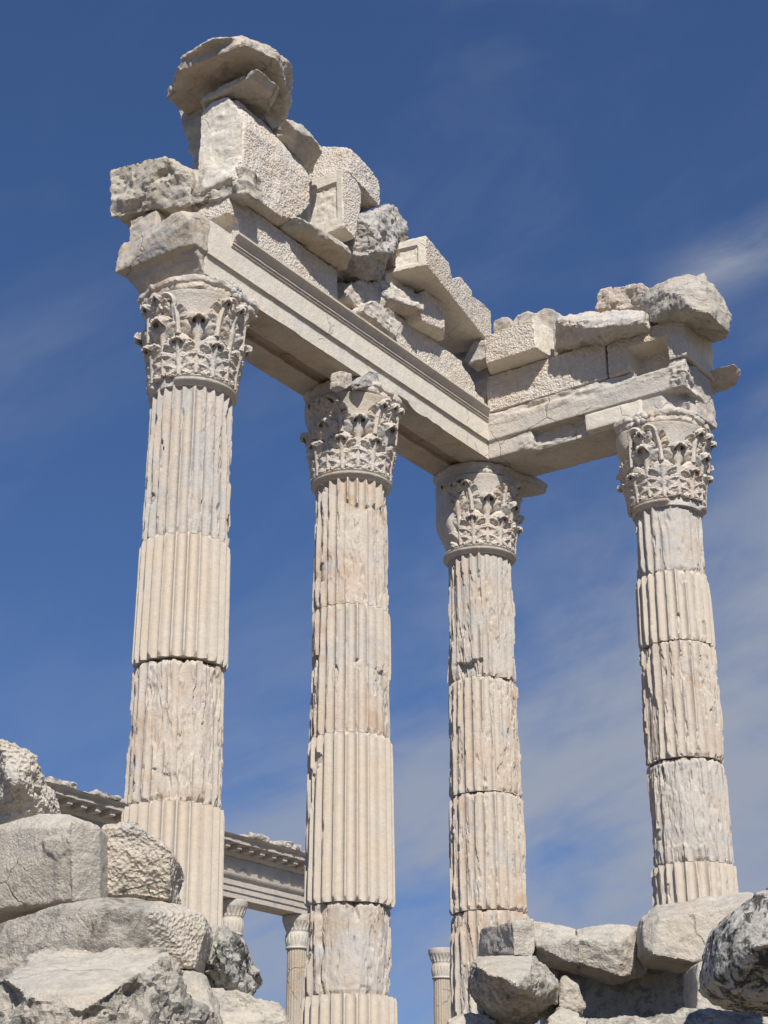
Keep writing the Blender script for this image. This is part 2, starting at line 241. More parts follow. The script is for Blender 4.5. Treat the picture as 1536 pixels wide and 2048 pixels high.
BLOCKS = [
 ('frieze_block', 'long tool-pitted frieze block with a dark notch in its left end, above the leftmost column', 'stone block', 'stones stacked above the architraves', 'tooled', 'rough',
  [[[-0.42,-0.03,2.2],[-0.42,-0.03,2.478],[-0.42,2.1,2.2],[-0.42,2.1,2.478],[0.455,-0.03,2.2],[0.455,-0.03,2.478],[0.455,2.1,2.2],[0.455,2.1,2.478]],[[-0.42,0.16,1.905],[-0.42,0.16,2.25],[-0.42,2.1,1.905],[-0.42,2.1,2.25],[0.455,0.16,1.905],[0.455,0.16,2.25],[0.455,2.1,1.905],[0.455,2.1,2.25]],[[-0.42,-0.03,1.905],[-0.42,-0.03,2.478],[-0.42,2.1,1.905],[-0.42,2.1,2.478],[0.0,-0.03,1.905],[0.0,-0.03,2.478],[0.0,2.1,1.905],[0.0,2.1,2.478]]], {'amp': 0.25, 'vox': 0.018}),
 ('frieze_block', 'tool-pitted frieze block ending at the inner corner, stepped down at its right end', 'stone block', 'stones stacked above the architraves', 'tooled', 'rough',
  [[[-0.42,3.3,1.905],[-0.42,3.3,2.478],[-0.42,5.02,2.478],[-0.42,5.02,1.905],[0.455,3.3,1.905],[0.455,3.3,2.478],[0.455,5.02,2.478],[0.455,5.02,1.905]],[[-0.42,5.0,1.905],[-0.42,5.0,2.41],[-0.42,5.2,2.35],[-0.42,5.36,2.24],[-0.42,5.36,1.905],[0.455,5.0,1.905],[0.455,5.0,2.41],[0.455,5.2,2.35],[0.455,5.36,2.24],[0.455,5.36,1.905]],[[-0.42,5.3,1.905],[-0.42,5.3,2.16],[-0.42,5.58,2.12],[-0.42,5.58,1.905],[0.455,5.3,1.905],[0.455,5.3,2.16],[0.455,5.58,2.12],[0.455,5.58,1.905]]], {'amp': 0.25, 'vox': 0.018}),
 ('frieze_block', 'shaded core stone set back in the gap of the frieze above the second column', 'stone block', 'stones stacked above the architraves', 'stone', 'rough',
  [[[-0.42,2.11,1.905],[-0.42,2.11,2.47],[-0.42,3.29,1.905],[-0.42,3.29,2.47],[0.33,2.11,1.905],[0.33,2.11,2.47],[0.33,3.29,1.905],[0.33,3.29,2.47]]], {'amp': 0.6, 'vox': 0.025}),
 ('cornice_block', 'upright pale wedge with smooth left end and pitted front, carrying the topmost slab', 'stone block', 'stones stacked above the architraves', 'tooled', 'rough',
  [[[-0.07,0.0,2.9],[0.6,0.0,2.9],[0.6,0.0,3.45],[-0.035,0.0,3.81],[-0.06,0.0,3.805],[0.116,-0.0,3.907],[0.356,0.0,3.885],[-0.07,0.75,2.85],[0.6,0.75,2.85],[0.6,0.75,3.4],[-0.035,0.75,3.76],[-0.06,0.75,3.755],[0.116,0.75,3.857],[0.356,0.75,3.835]],[[0.62,0.02,2.9],[0.62,0.02,3.42],[0.38,0.135,3.909],[0.47,0.136,3.76],[0.5,0.521,3.754],[0.5,0.783,3.698],[0.5,1.074,3.575],[0.55,1.256,3.512],[0.6,1.283,3.387],[0.62,1.272,3.317],[0.62,1.291,2.961],[0.62,1.108,2.708],[0.62,0.746,2.502],[-0.05,0.02,2.9],[-0.05,0.02,3.42],[-0.05,0.135,3.909],[-0.05,0.136,3.76],[-0.05,0.521,3.754],[-0.05,0.783,3.698],[-0.05,1.074,3.575],[-0.05,1.256,3.512],[-0.05,1.283,3.387],[-0.05,1.272,3.317],[-0.05,1.291,2.961],[-0.05,1.108,2.708],[-0.05,0.746,2.502]],[[0.62,0.05,2.5],[0.62,0.05,2.95],[0.62,0.74,2.49],[0.62,1.0,2.6],[0.62,1.26,2.95],[0.5,0.05,2.485],[0.42,0.72,2.485],[-0.3,0.05,2.485],[-0.3,1.26,2.95],[-0.3,1.2,2.485],[0.1,-0.1,2.6],[0.55,-0.1,2.62],[0.1,-0.08,2.95],[0.55,-0.06,2.93]]], {'amp': 0.35, 'vox': 0.018, 'smooth': '-y'}),
 ('cornice_block', 'banded broken block with black pitted underside, jutting out far left above the leftmost column', 'stone block', 'stones stacked above the architraves', 'pitted', 'rough',
  [[[-1.059,-0.42,2.481],[-1.048,-0.42,2.735],[-1.083,-0.42,3.174],[-0.939,-0.42,3.153],[-0.501,-0.42,3.112],[-0.157,-0.42,2.949],[-0.362,-0.2,3.154],[-0.015,-0.2,2.902],[0.042,-0.2,2.657],[0.071,-0.2,2.38],[-0.288,-0.2,2.42],[-0.659,-0.2,2.517],[-0.95,0.1,2.5],[-0.9,0.4,3.2],[-0.1,0.4,3.0],[-0.1,0.3,2.5],[-0.5,0.1,2.46]],[[-0.142,-0.06,3.022],[0.727,-0.06,2.717],[0.739,-0.06,2.362],[0.449,-0.06,2.419],[-0.06,-0.06,2.611],[-0.142,0.24,3.022],[0.727,0.24,2.717],[0.739,0.24,2.362],[0.449,0.24,2.419],[-0.06,0.24,2.611],[0.0,-0.1,2.46],[0.05,0.1,2.49],[0.5,0.1,2.49]]], {'amp': 1.0, 'vox': 0.022}),
 ('frieze_block', 'shaded smooth backing stone between the beam end and the banded block at far left', 'stone block', 'stones stacked above the architraves', 'stone', 'rough',
  [[[-0.86,-0.28,1.93],[-0.86,-0.28,2.45],[-0.86,1.6,1.93],[-0.86,1.6,2.45],[-0.43,-0.28,1.93],[-0.43,-0.28,2.45],[-0.43,1.6,1.93],[-0.43,1.6,2.45]]], {'amp': 0.4, 'vox': 0.025}),
 ('cornice_block', 'small slab with a bright broken rim wedged beneath the topmost slab', 'stone block', 'stones stacked above the architraves', 'stone', 'rough',
  [[[-0.2,0.35,3.98],[0.25,0.2,3.98],[0.45,0.55,3.98],[0.0,0.9,3.98],[-0.2,0.35,4.25],[0.25,0.2,4.25],[0.45,0.55,4.25],[0.0,0.9,4.25]],[[-0.01,-0.036,3.93],[0.343,-0.027,3.93],[0.711,-0.087,3.93],[0.763,0.098,3.93],[0.771,0.363,3.93],[0.481,0.561,3.93],[0.375,0.651,3.93],[0.376,0.14,3.93],[-0.01,-0.036,3.98],[0.343,-0.027,3.98],[0.711,-0.087,3.98],[0.763,0.098,3.98],[0.771,0.363,3.98],[0.481,0.561,3.98],[0.375,0.651,3.98],[0.376,0.14,3.98],[-0.116,0.042,4.03],[0.289,0.033,4.03],[0.593,-0.09,4.03],[0.853,-0.061,4.03],[0.878,0.032,4.03],[0.849,0.346,4.03],[0.751,0.461,4.03],[-0.3,0.6,3.93],[0.0,0.9,3.93],[0.0,0.9,4.03],[-0.3,0.6,4.03]]], {'amp': 0.6, 'vox': 0.02}),
 ('cornice_slab', 'big tilted overhanging cornice slab with shaded underside, the very topmost stone', 'stone slab', 'stones stacked above the architraves', 'stone', 'rough',
  [[[-0.124,-0.376,4.22],[-0.564,-0.065,4.22],[-0.615,0.199,4.22],[0.415,-0.293,4.22],[0.675,-0.323,4.22],[0.858,-0.282,4.22],[0.987,0.183,4.22],[0.7,0.684,4.22],[0.555,0.717,4.22],[-0.124,-0.376,4.32],[-0.564,-0.065,4.32],[-0.615,0.199,4.32],[0.415,-0.293,4.32],[0.675,-0.323,4.32],[0.858,-0.282,4.32],[0.987,0.183,4.32],[0.7,0.684,4.32],[0.555,0.717,4.32],[-0.6,0.6,4.22],[-0.2,1.3,4.22],[0.3,1.2,4.22],[-0.6,0.6,4.42],[-0.1,1.3,4.42],[0.4,1.2,4.47]],[[-0.047,-0.413,4.34],[0.186,-0.453,4.34],[0.478,-0.497,4.34],[0.717,-0.38,4.34],[0.819,-0.198,4.34],[0.903,0.288,4.34],[0.839,0.501,4.34],[0.578,0.849,4.34],[-0.157,-0.295,4.46],[0.082,-0.34,4.46],[0.382,-0.39,4.46],[0.531,-0.324,4.46],[0.722,-0.228,4.46],[0.834,-0.076,4.46],[0.866,0.052,4.46],[0.873,0.321,4.46],[0.91,0.514,4.46],[0.791,0.718,4.46],[0.604,0.934,4.46],[0.439,1.037,4.46],[-0.3,1.0,4.34],[-0.2,1.2,4.47],[0.3,1.1,4.42]]], {'amp': 0.7, 'vox': 0.022}),
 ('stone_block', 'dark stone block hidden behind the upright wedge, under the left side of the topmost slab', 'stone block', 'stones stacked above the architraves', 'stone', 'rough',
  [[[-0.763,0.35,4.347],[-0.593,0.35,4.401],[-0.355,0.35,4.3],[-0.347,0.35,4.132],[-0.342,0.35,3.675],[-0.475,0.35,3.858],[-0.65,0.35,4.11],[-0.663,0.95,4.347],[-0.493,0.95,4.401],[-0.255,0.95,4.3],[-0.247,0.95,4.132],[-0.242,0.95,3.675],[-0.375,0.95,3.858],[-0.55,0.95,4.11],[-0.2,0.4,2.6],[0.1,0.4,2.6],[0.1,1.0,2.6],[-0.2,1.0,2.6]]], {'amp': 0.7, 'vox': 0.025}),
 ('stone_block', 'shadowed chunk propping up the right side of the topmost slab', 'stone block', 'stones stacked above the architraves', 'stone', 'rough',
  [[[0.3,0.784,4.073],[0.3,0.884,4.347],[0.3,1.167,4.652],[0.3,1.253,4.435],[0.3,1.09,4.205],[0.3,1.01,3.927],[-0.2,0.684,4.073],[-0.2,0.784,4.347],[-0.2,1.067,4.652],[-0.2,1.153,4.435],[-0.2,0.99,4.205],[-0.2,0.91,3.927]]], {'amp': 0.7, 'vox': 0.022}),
 ('stone_block', 'tan broken block with lit lip resting on the sloping back of the upright wedge', 'stone block', 'stones stacked above the architraves', 'stone', 'rough',
  [[[0.481,0.807,3.72],[0.758,0.821,3.72],[0.825,1.089,3.72],[0.732,1.349,3.72],[0.37,1.65,3.72],[0.322,1.645,3.72],[0.363,1.249,3.72],[0.388,0.922,3.84],[0.681,0.698,3.84],[0.778,0.902,3.84],[0.694,1.024,3.84],[0.711,1.147,3.84],[0.642,1.468,3.84],[0.0,0.9,3.72],[0.0,1.6,3.72],[0.0,1.0,3.92],[0.1,1.5,3.84],[0.1,1.2,3.3],[0.45,1.15,3.4]]], {'amp': 0.6, 'vox': 0.02}),
 ('cornice_block', 'cream block with a drafted border round a rough square panel, above the cracked slab', 'stone block', 'stones stacked above the architraves', 'tooled', 'panel',
  [[[0.8,1.708,3.653],[0.8,1.747,2.821],[0.8,1.985,2.768],[0.8,2.0,3.102],[0.8,2.109,3.274],[0.8,2.119,3.51],[0.8,2.023,3.618],[0.8,1.833,3.672],[0.05,1.708,3.653],[0.05,1.747,2.821],[0.05,1.985,2.768],[0.05,2.0,3.102],[0.05,2.109,3.274],[0.05,2.119,3.51],[0.05,2.023,3.618],[0.05,1.833,3.672],[0.1,1.74,2.8],[0.1,1.74,3.6]]], {'panel': {'x0': 0.26, 'x1': 0.69, 'z0': 2.98, 'z1': 3.48, 'y': 1.74}, 'smooth': '-y-z', 'amp': 0.12}),
 ('cornice_block', 'high pitted block with rough broken left end, behind and above the panelled block', 'stone block', 'stones stacked above the architraves', 'tooled', 'rough',
  [[[0.76,1.97,4.095],[0.76,2.228,4.055],[0.76,2.578,3.967],[0.76,2.609,3.599],[0.76,2.598,3.571],[0.76,1.888,3.722],[-0.2,1.97,4.095],[-0.2,2.228,4.055],[-0.2,2.578,3.967],[-0.2,2.609,3.599],[-0.2,2.598,3.571],[-0.2,1.888,3.722],[0.17,2.02,4.414],[0.663,2.02,4.187],[0.724,2.02,4.137],[-0.05,2.02,3.62]]], {'amp': 0.45, 'vox': 0.02}),
 ('cornice_slab', 'cracked slab with shaded underside and rounded lit edge, left of the dark grey boulder', 'stone slab', 'stones stacked above the architraves', 'stone', 'rough',
  [[[0.448,1.455,2.485],[0.418,2.122,2.485],[0.572,2.158,2.485],[0.809,1.901,2.485],[0.822,1.69,2.485],[0.727,1.299,2.485],[0.58,1.143,2.485],[0.598,1.024,2.485],[0.662,0.937,2.58],[0.716,1.001,2.58],[0.74,1.28,2.58],[0.688,1.43,2.58],[0.797,1.561,2.58],[0.816,1.819,2.58],[0.735,2.011,2.58],[0.1,0.95,2.485],[0.1,2.2,2.485],[0.1,1.0,2.78],[0.5,1.1,2.75],[0.5,1.7,2.75],[0.1,2.1,2.75]]], {'amp': 0.7, 'vox': 0.02}),
 ('boulder', 'dark grey rugged boulder lodged between the cracked slab and the long sawtooth block', 'boulder', 'stones stacked above the architraves', 'grey', 'rough',
  [[[0.78,2.053,3.123],[0.72,2.221,3.277],[0.72,2.633,3.575],[0.6,3.102,3.909],[0.6,3.331,3.906],[0.62,3.416,3.791],[0.95,2.171,2.966],[0.95,2.255,2.669],[0.93,2.521,2.796],[0.72,2.782,2.741],[0.6,2.846,2.683],[0.5,2.533,2.544],[0.5,2.258,2.545],[0.66,2.119,2.632],[0.7,2.124,2.889],[0.0,2.221,3.277],[0.0,2.633,3.575],[0.0,3.102,3.909],[0.0,3.331,3.906],[0.0,3.416,3.791],[0.0,2.2,2.49],[0.0,2.9,2.6],[0.1,3.0,3.2]]], {'amp': 1.3, 'vox': 0.02}),
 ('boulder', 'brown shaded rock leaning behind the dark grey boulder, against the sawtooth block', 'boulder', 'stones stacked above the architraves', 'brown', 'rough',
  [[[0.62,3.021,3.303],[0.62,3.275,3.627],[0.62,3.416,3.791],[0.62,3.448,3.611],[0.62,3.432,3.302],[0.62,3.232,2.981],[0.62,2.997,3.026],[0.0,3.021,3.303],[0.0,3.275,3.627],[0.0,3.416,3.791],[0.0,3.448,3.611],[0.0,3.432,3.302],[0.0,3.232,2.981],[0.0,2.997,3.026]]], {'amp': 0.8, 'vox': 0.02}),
 ('stone_block', 'small smooth tan block under the brown rock', 'stone block', 'stones stacked above the architraves', 'cream', 'rough',
  [[[0.5,3.103,2.974],[0.5,3.399,3.075],[0.5,3.546,2.924],[0.5,3.079,2.685],[-0.1,3.103,2.974],[-0.1,3.399,3.075],[-0.1,3.546,2.924],[-0.1,3.079,2.685]]], {'amp': 0.2, 'vox': 0.018}),
 ('rubble_block', 'broken tool-marked lump overhanging the crown moulding above the second column', 'stone block', 'stones stacked above the architraves', 'weathered', 'rough',
  [[[0.62,2.727,2.292],[0.62,3.049,2.314],[0.62,3.301,2.252],[0.62,3.274,2.127],[0.62,3.171,1.967],[0.62,2.484,1.988],[0.62,2.388,1.991],[0.62,2.484,2.162],[0.2,2.727,2.292],[0.2,3.049,2.314],[0.2,3.301,2.252],[0.2,3.274,2.127],[0.2,3.171,1.967],[0.2,2.484,1.988],[0.2,2.388,1.991],[0.2,2.484,2.162]],[[0.5,2.247,2.185],[0.5,2.34,2.452],[0.5,2.654,2.475],[0.5,3.026,2.76],[0.5,3.075,2.496],[0.5,2.899,2.219],[0.5,2.581,2.104],[0.1,2.247,2.185],[0.1,2.34,2.452],[0.1,2.654,2.475],[0.1,3.026,2.76],[0.1,3.075,2.496],[0.1,2.899,2.219],[0.1,2.581,2.104]]], {'amp': 1.0, 'vox': 0.02}),
 ('rubble_block', 'brown-bellied broken rock lying on the frieze beside the small rounded block', 'stone block', 'stones stacked above the architraves', 'weathered', 'rough',
  [[[0.478,3.106,2.485],[0.455,3.549,2.485],[0.532,3.747,2.485],[0.793,3.537,2.485],[0.45,2.774,2.581],[0.5,3.026,2.76],[0.55,3.624,2.939],[0.66,3.614,2.78],[0.78,3.558,2.549],[0.55,3.002,2.51],[0.1,2.7,2.49],[0.1,3.6,2.49],[0.1,3.5,2.7],[0.1,2.8,2.7]]], {'amp': 1.0, 'vox': 0.02}),
 ('cornice_block', 'small cream block with pitted rounded front, under the long sawtooth block', 'stone block', 'stones stacked above the architraves', 'tooled', 'rough',
  [[[0.67,3.787,2.94],[0.67,4.139,2.958],[0.67,4.248,2.754],[0.67,4.208,2.534],[0.67,3.696,2.43],[0.67,3.595,2.602],[0.05,3.787,2.94],[0.05,4.139,2.958],[0.05,4.248,2.754],[0.05,4.208,2.534],[0.05,3.696,2.43],[0.05,3.595,2.602],[0.5,3.62,2.49],[0.5,3.55,2.75],[0.55,4.4,2.5],[0.1,4.4,2.5]]], {'amp': 0.3, 'vox': 0.018, 'smooth': '-y-z'}),
 ('frieze_block', 'shadowed core stone deep in the inner corner of the two friezes', 'stone block', 'stones stacked above the architraves', 'stone', 'rough',
  [[[-0.42,5.62,1.905],[-0.42,5.62,2.47],[-0.42,6.4,1.905],[-0.42,6.4,2.47],[0.452,5.62,1.905],[0.452,5.62,2.47],[0.452,6.4,1.905],[0.452,6.4,2.47]],[[-0.42,5.66,2.4],[-0.42,5.66,3.25],[-0.42,6.3,2.4],[-0.42,6.3,3.25],[0.5,5.66,2.4],[0.5,5.66,3.25],[0.5,6.3,2.4],[0.5,6.3,3.25]]], {'amp': 0.4, 'vox': 0.025}),
 ('rubble_block', 'little rough stone filling the inner corner left of the pitted cube', 'stone block', 'stones stacked above the architraves', 'weathered', 'rough',
  [[[0.264,5.3,2.674],[0.471,5.3,2.916],[0.669,5.3,2.863],[0.669,5.3,2.593],[0.535,5.3,2.608],[0.371,5.3,2.58],[0.264,5.58,2.674],[0.471,5.58,2.916],[0.669,5.58,2.863],[0.669,5.58,2.593],[0.535,5.58,2.608],[0.371,5.58,2.58]]], {'amp': 0.5, 'vox': 0.016}),
 ('cornice_beam', 'long block with sawtooth top, tan underside and framed square panel on its left end', 'stone block', 'stones stacked above the architraves', 'tooled', 'panel',
  [[[1.03,3.251,3.385],[0.88,4.034,3.417],[0.874,4.065,3.246],[0.851,4.183,3.243],[1.03,3.251,2.94],[0.851,4.183,2.94],[0.293,3.109,3.385],[0.143,3.892,3.417],[0.137,3.923,3.246],[0.114,4.041,3.243],[0.293,3.109,2.94],[0.114,4.041,2.94]],[[0.851,4.183,3.243],[0.795,4.475,3.438],[0.721,4.859,3.448],[0.718,4.873,3.341],[0.851,4.183,2.94],[0.718,4.873,2.94],[0.114,4.041,3.243],[0.058,4.333,3.438],[-0.016,4.717,3.448],[-0.019,4.731,3.341],[0.114,4.041,2.94],[-0.019,4.731,2.94]],[[0.718,4.873,3.341],[0.681,5.069,3.323],[0.637,5.293,3.469],[0.571,5.636,3.499],[0.576,5.611,3.182],[0.615,5.408,2.981],[0.718,4.873,2.94],[0.571,5.636,2.94],[-0.019,4.731,3.341],[-0.056,4.927,3.323],[-0.1,5.151,3.469],[-0.166,5.494,3.499],[-0.161,5.469,3.182],[-0.122,5.266,2.981],[-0.019,4.731,2.94],[-0.166,5.494,2.94]]], {'panel': {'x0': 0.62, 'x1': 0.9, 'z0': 3.02, 'z1': 3.26, 'y': 3.2}, 'smooth': '-y-z', 'amp': 0.15}),
 ('cornice_block', 'squared pitted block with clean right face, projecting over the shorter frieze by the inner corner', 'stone block', 'stones stacked above the architraves', 'tooled', 'rough',
  [[[0.66,5.28,2.485],[1.46,5.28,2.485],[0.66,5.28,2.93],[1.43,5.28,2.95],[1.5,5.75,2.485],[1.5,5.75,2.97],[0.5,5.75,2.485],[0.5,5.75,2.95]]], {'amp': 0.2, 'vox': 0.016, 'smooth': '+x-z'}),
 ('boulder', 'smallest of three pale rounded stones, nearest the sawtooth block', 'boulder', 'stones stacked above the architraves', 'stone', 'rough',
  [[[0.477,5.8,3.251],[0.485,5.8,3.474],[0.706,5.8,3.466],[0.785,5.8,3.386],[0.642,5.8,3.235],[0.477,6.3,3.251],[0.485,6.3,3.474],[0.706,6.3,3.466],[0.785,6.3,3.386],[0.642,6.3,3.235],[0.75,5.8,2.95],[1.0,5.8,2.95],[0.75,6.3,2.95],[1.0,6.3,2.95]]], {'amp': 0.5, 'vox': 0.02}),
 ('boulder', 'middle of three pale rounded stones behind the squared pitted block', 'boulder', 'stones stacked above the architraves', 'stone', 'rough',
  [[[0.764,5.8,3.304],[0.887,5.8,3.425],[1.069,5.8,3.441],[1.156,5.8,3.373],[1.129,5.8,3.151],[0.764,6.3,3.304],[0.887,6.3,3.425],[1.069,6.3,3.441],[1.156,6.3,3.373],[1.129,6.3,3.151],[1.0,5.8,2.95],[1.4,5.8,2.95],[1.0,6.3,2.95],[1.4,6.3,2.95]]], {'amp': 0.4, 'vox': 0.02}),
 ('boulder', 'largest of three pale rounded stones, beside the dark-bellied slab', 'boulder', 'stones stacked above the architraves', 'stone', 'rough',
  [[[1.133,5.84,3.382],[1.297,5.84,3.421],[1.419,5.84,3.36],[1.555,5.84,3.245],[1.498,5.84,3.158],[1.437,5.84,3.001],[1.16,5.84,3.16],[1.133,6.34,3.382],[1.297,6.34,3.421],[1.419,6.34,3.36],[1.555,6.34,3.245],[1.498,6.34,3.158],[1.437,6.34,3.001],[1.16,6.34,3.16],[1.42,5.85,2.5],[1.75,5.85,2.5],[1.42,6.3,2.5],[1.75,6.3,2.5]]], {'amp': 0.4, 'vox': 0.02}),
 ('cornice_slab', 'long slab with dark sloping underside and ragged bright lip, lying on the shorter frieze', 'stone slab', 'stones stacked above the architraves', 'weathered', 'rough',
  [[[1.6,5.5,2.487],[2.95,5.56,2.487],[1.843,5.19,2.748],[1.857,5.19,2.693],[2.14,5.19,2.602],[2.463,5.19,2.441],[2.917,5.19,2.403],[3.06,5.19,2.39],[3.103,5.19,2.31],[1.723,5.45,2.94],[2.031,5.45,2.91],[2.3,5.45,2.877],[2.643,5.45,2.77],[3.011,5.45,2.639],[1.723,5.85,2.92],[2.031,5.85,2.89],[2.3,5.85,2.857],[2.643,5.85,2.75],[3.011,5.85,2.619],[1.6,6.0,2.487],[2.95,6.0,2.487]]], {'amp': 0.9, 'vox': 0.02}),
 ('stone_block', 'brownish rough block perched on the long slab, left of the big jagged block', 'stone block', 'stones stacked above the architraves', 'brownish', 'rough',
  [[[2.236,5.62,2.999],[2.256,5.62,3.105],[2.325,5.62,3.272],[2.584,5.62,3.22],[2.96,5.62,3.136],[2.934,5.62,2.763],[2.236,6.07,2.979],[2.256,6.07,3.085],[2.325,6.07,3.252],[2.584,6.07,3.2],[2.96,6.07,3.116],[2.934,6.07,2.743]]], {'amp': 1.2, 'vox': 0.02}),
 ('boulder', 'big jagged overhanging block with shaded belly at the right-hand end, above the square notch', 'boulder', 'stones stacked above the architraves', 'layered', 'rough',
  [[[3.03,5.541,2.5],[3.487,5.641,2.5],[3.43,6.505,2.5],[3.669,6.512,2.5],[3.769,6.441,2.5],[2.878,5.62,2.99],[2.912,5.62,2.804],[3.193,5.52,3.029],[3.344,5.36,2.775],[3.639,5.24,2.572],[3.754,5.24,2.351],[3.964,5.36,2.231],[3.959,5.72,2.23],[3.969,5.96,2.243],[3.213,5.55,3.069],[3.609,5.6,3.079],[3.849,5.6,3.029],[3.922,5.8,2.821],[3.963,5.95,2.669],[3.987,6.1,2.603],[3.961,6.1,2.451],[3.893,6.1,2.297],[3.0,6.3,2.5],[3.2,6.4,2.9]]], {'amp': 0.75, 'vox': 0.022}),
 ('frieze_block', 'pitted frieze block of the shorter side, between the inner corner and the upright joint', 'stone block', 'stones stacked above the architraves', 'tooled', 'rough',
  [[[0.47,5.6,1.905],[0.47,5.6,2.478],[0.47,6.45,1.905],[0.47,6.45,2.478],[2.345,5.6,1.905],[2.345,5.6,2.478],[2.345,6.45,1.905],[2.345,6.45,2.478]]], {'amp': 0.3, 'vox': 0.016}),
 ('frieze_block', 'pitted frieze block with a deep square notch cut in its face, at the right-hand end', 'stone block', 'stones stacked above the architraves', 'tooled', 'rough',
  [[[2.365,5.59,1.905],[2.365,5.59,2.478],[2.365,6.5,1.905],[2.365,6.5,2.478],[2.659,5.59,1.905],[2.659,5.59,2.478],[2.659,6.5,1.905],[2.659,6.5,2.478]],[[2.639,5.59,2.255],[2.639,5.59,2.478],[2.639,6.5,2.255],[2.639,6.5,2.478],[3.254,5.59,2.255],[3.254,5.59,2.478],[3.254,6.5,2.255],[3.254,6.5,2.478]],[[3.234,5.59,1.9],[3.234,5.59,2.478],[3.234,6.5,1.9],[3.234,6.5,2.478],[3.5,5.59,1.9],[3.5,5.59,2.478],[3.5,6.5,1.9],[3.5,6.5,2.478]],[[2.4,5.95,1.905],[2.4,5.95,2.47],[2.4,6.45,1.905],[2.4,6.45,2.47],[3.4,5.95,1.905],[3.4,5.95,2.47],[3.4,6.45,1.905],[3.4,6.45,2.47]]], {'amp': 0.2, 'vox': 0.016, 'smooth': '+x-z'}),
 ('cornice_slab', 'narrow moulded slab jutting out to the right beyond the last column', 'stone slab', 'stones stacked above the architraves', 'weathered', 'rough',
  [[[3.236,6.783,1.9],[3.651,6.772,1.9],[3.761,6.626,1.9],[3.382,6.434,1.9],[3.253,6.335,1.99],[3.835,6.343,1.99],[3.841,6.564,1.99],[3.701,6.779,1.99],[3.1,6.5,1.92],[3.1,6.9,1.92],[3.1,6.6,2.0],[3.4,6.95,1.95]]], {'amp': 0.5, 'vox': 0.016}),
 ('stone_chunk', 'small pale chunk wedged on the second capital, left of the grey one', 'stone chunk', None, 'stone', 'rough',
  [[[0.52,2.055,0.839],[0.52,2.081,1.048],[0.52,2.184,1.111],[0.52,2.318,1.112],[0.52,2.338,0.97],[0.52,2.187,0.845],[0.38,2.055,0.839],[0.38,2.081,1.048],[0.38,2.184,1.111],[0.38,2.318,1.112],[0.38,2.338,0.97],[0.38,2.187,0.845]]], {'amp': 0.5, 'vox': 0.012}),
 ('stone_chunk', 'small grey chunk wedged on the second capital, touching the lower fascia', 'stone chunk', None, 'grey', 'rough',
  [[[0.52,2.472,1.077],[0.52,2.53,1.164],[0.52,2.706,1.335],[0.52,2.885,1.366],[0.52,2.945,1.276],[0.52,2.845,1.17],[0.52,2.511,0.999],[0.38,2.472,1.077],[0.38,2.53,1.164],[0.38,2.706,1.335],[0.38,2.885,1.366],[0.38,2.945,1.276],[0.38,2.845,1.17],[0.38,2.511,0.999]]], {'amp': 0.5, 'vox': 0.012}),
 ('boulder', 'rough pitted boulder at the left edge, top of the left heap', 'boulder', 'fallen blocks heaped at the lower left', 'heap_tooled', 'rough',
  [[[2.17,-4.484,-5.29],[2.321,-4.504,-5.305],[2.394,-4.451,-5.31],[2.465,-4.37,-5.372],[2.463,-4.227,-5.526],[2.429,-4.112,-5.667],[2.383,-4.091,-5.772],[2.242,-4.166,-5.813],[2.247,-4.269,-5.862],[2.038,-4.297,-5.833],[2.476,-4.495,-5.628],[1.716,-3.825,-5.29],[1.867,-3.845,-5.305],[1.94,-3.792,-5.31],[2.011,-3.711,-5.372],[2.009,-3.568,-5.526],[1.975,-3.453,-5.667],[1.929,-3.432,-5.772],[1.788,-3.507,-5.813],[1.793,-3.61,-5.862],[1.584,-3.638,-5.833],[2.022,-3.836,-5.628]]], {'amp': 1.0, 'vox': 0.015}),
 ('fallen_block', 'large squared block with a shallow goblet-shaped carving on its smooth face, left edge', 'stone block', 'fallen blocks heaped at the lower left', 'heap', 'rough',
  [[[2.271,-4.544,-5.937],[2.409,-4.516,-5.935],[2.579,-4.486,-5.893],[2.742,-4.448,-5.878],[2.953,-4.397,-5.899],[3.109,-4.348,-5.966],[3.196,-4.328,-6.017],[3.158,-4.246,-6.484],[3.121,-4.489,-6.524],[3.036,-4.502,-6.508],[2.509,-4.546,-6.514],[2.372,-4.569,-6.524],[3.172,-4.586,-6.06],[1.817,-3.885,-5.937],[1.955,-3.857,-5.935],[2.125,-3.827,-5.893],[2.288,-3.789,-5.878],[2.499,-3.738,-5.899],[2.655,-3.689,-5.966],[2.742,-3.669,-6.017],[2.704,-3.587,-6.484],[2.667,-3.83,-6.524],[2.582,-3.843,-6.508],[2.055,-3.887,-6.514],[1.918,-3.91,-6.524],[2.718,-3.927,-6.06]],[[3.036,-4.582,-6.211],[3.095,-4.578,-6.218],[3.051,-4.504,-6.51],[2.995,-4.512,-6.506],[2.582,-3.923,-6.211],[2.641,-3.919,-6.218],[2.597,-3.845,-6.51],[2.541,-3.853,-6.506]],[[2.933,-4.615,-6.105],[3.183,-4.582,-6.117],[3.173,-4.574,-6.184],[3.103,-4.577,-6.232],[3.04,-4.588,-6.234],[2.937,-4.597,-6.174],[2.479,-3.956,-6.105],[2.729,-3.923,-6.117],[2.719,-3.915,-6.184],[2.649,-3.918,-6.232],[2.586,-3.929,-6.234],[2.483,-3.938,-6.174]],[[3.186,-4.606,-6.001],[3.244,-4.404,-6.008],[3.252,-4.386,-6.034],[3.193,-4.283,-6.493],[3.156,-4.514,-6.531],[2.732,-3.947,-6.001],[2.79,-3.745,-6.008],[2.798,-3.727,-6.034],[2.739,-3.624,-6.493],[2.702,-3.855,-6.531]]], {'amp': 0.18, 'vox': 0.014}),
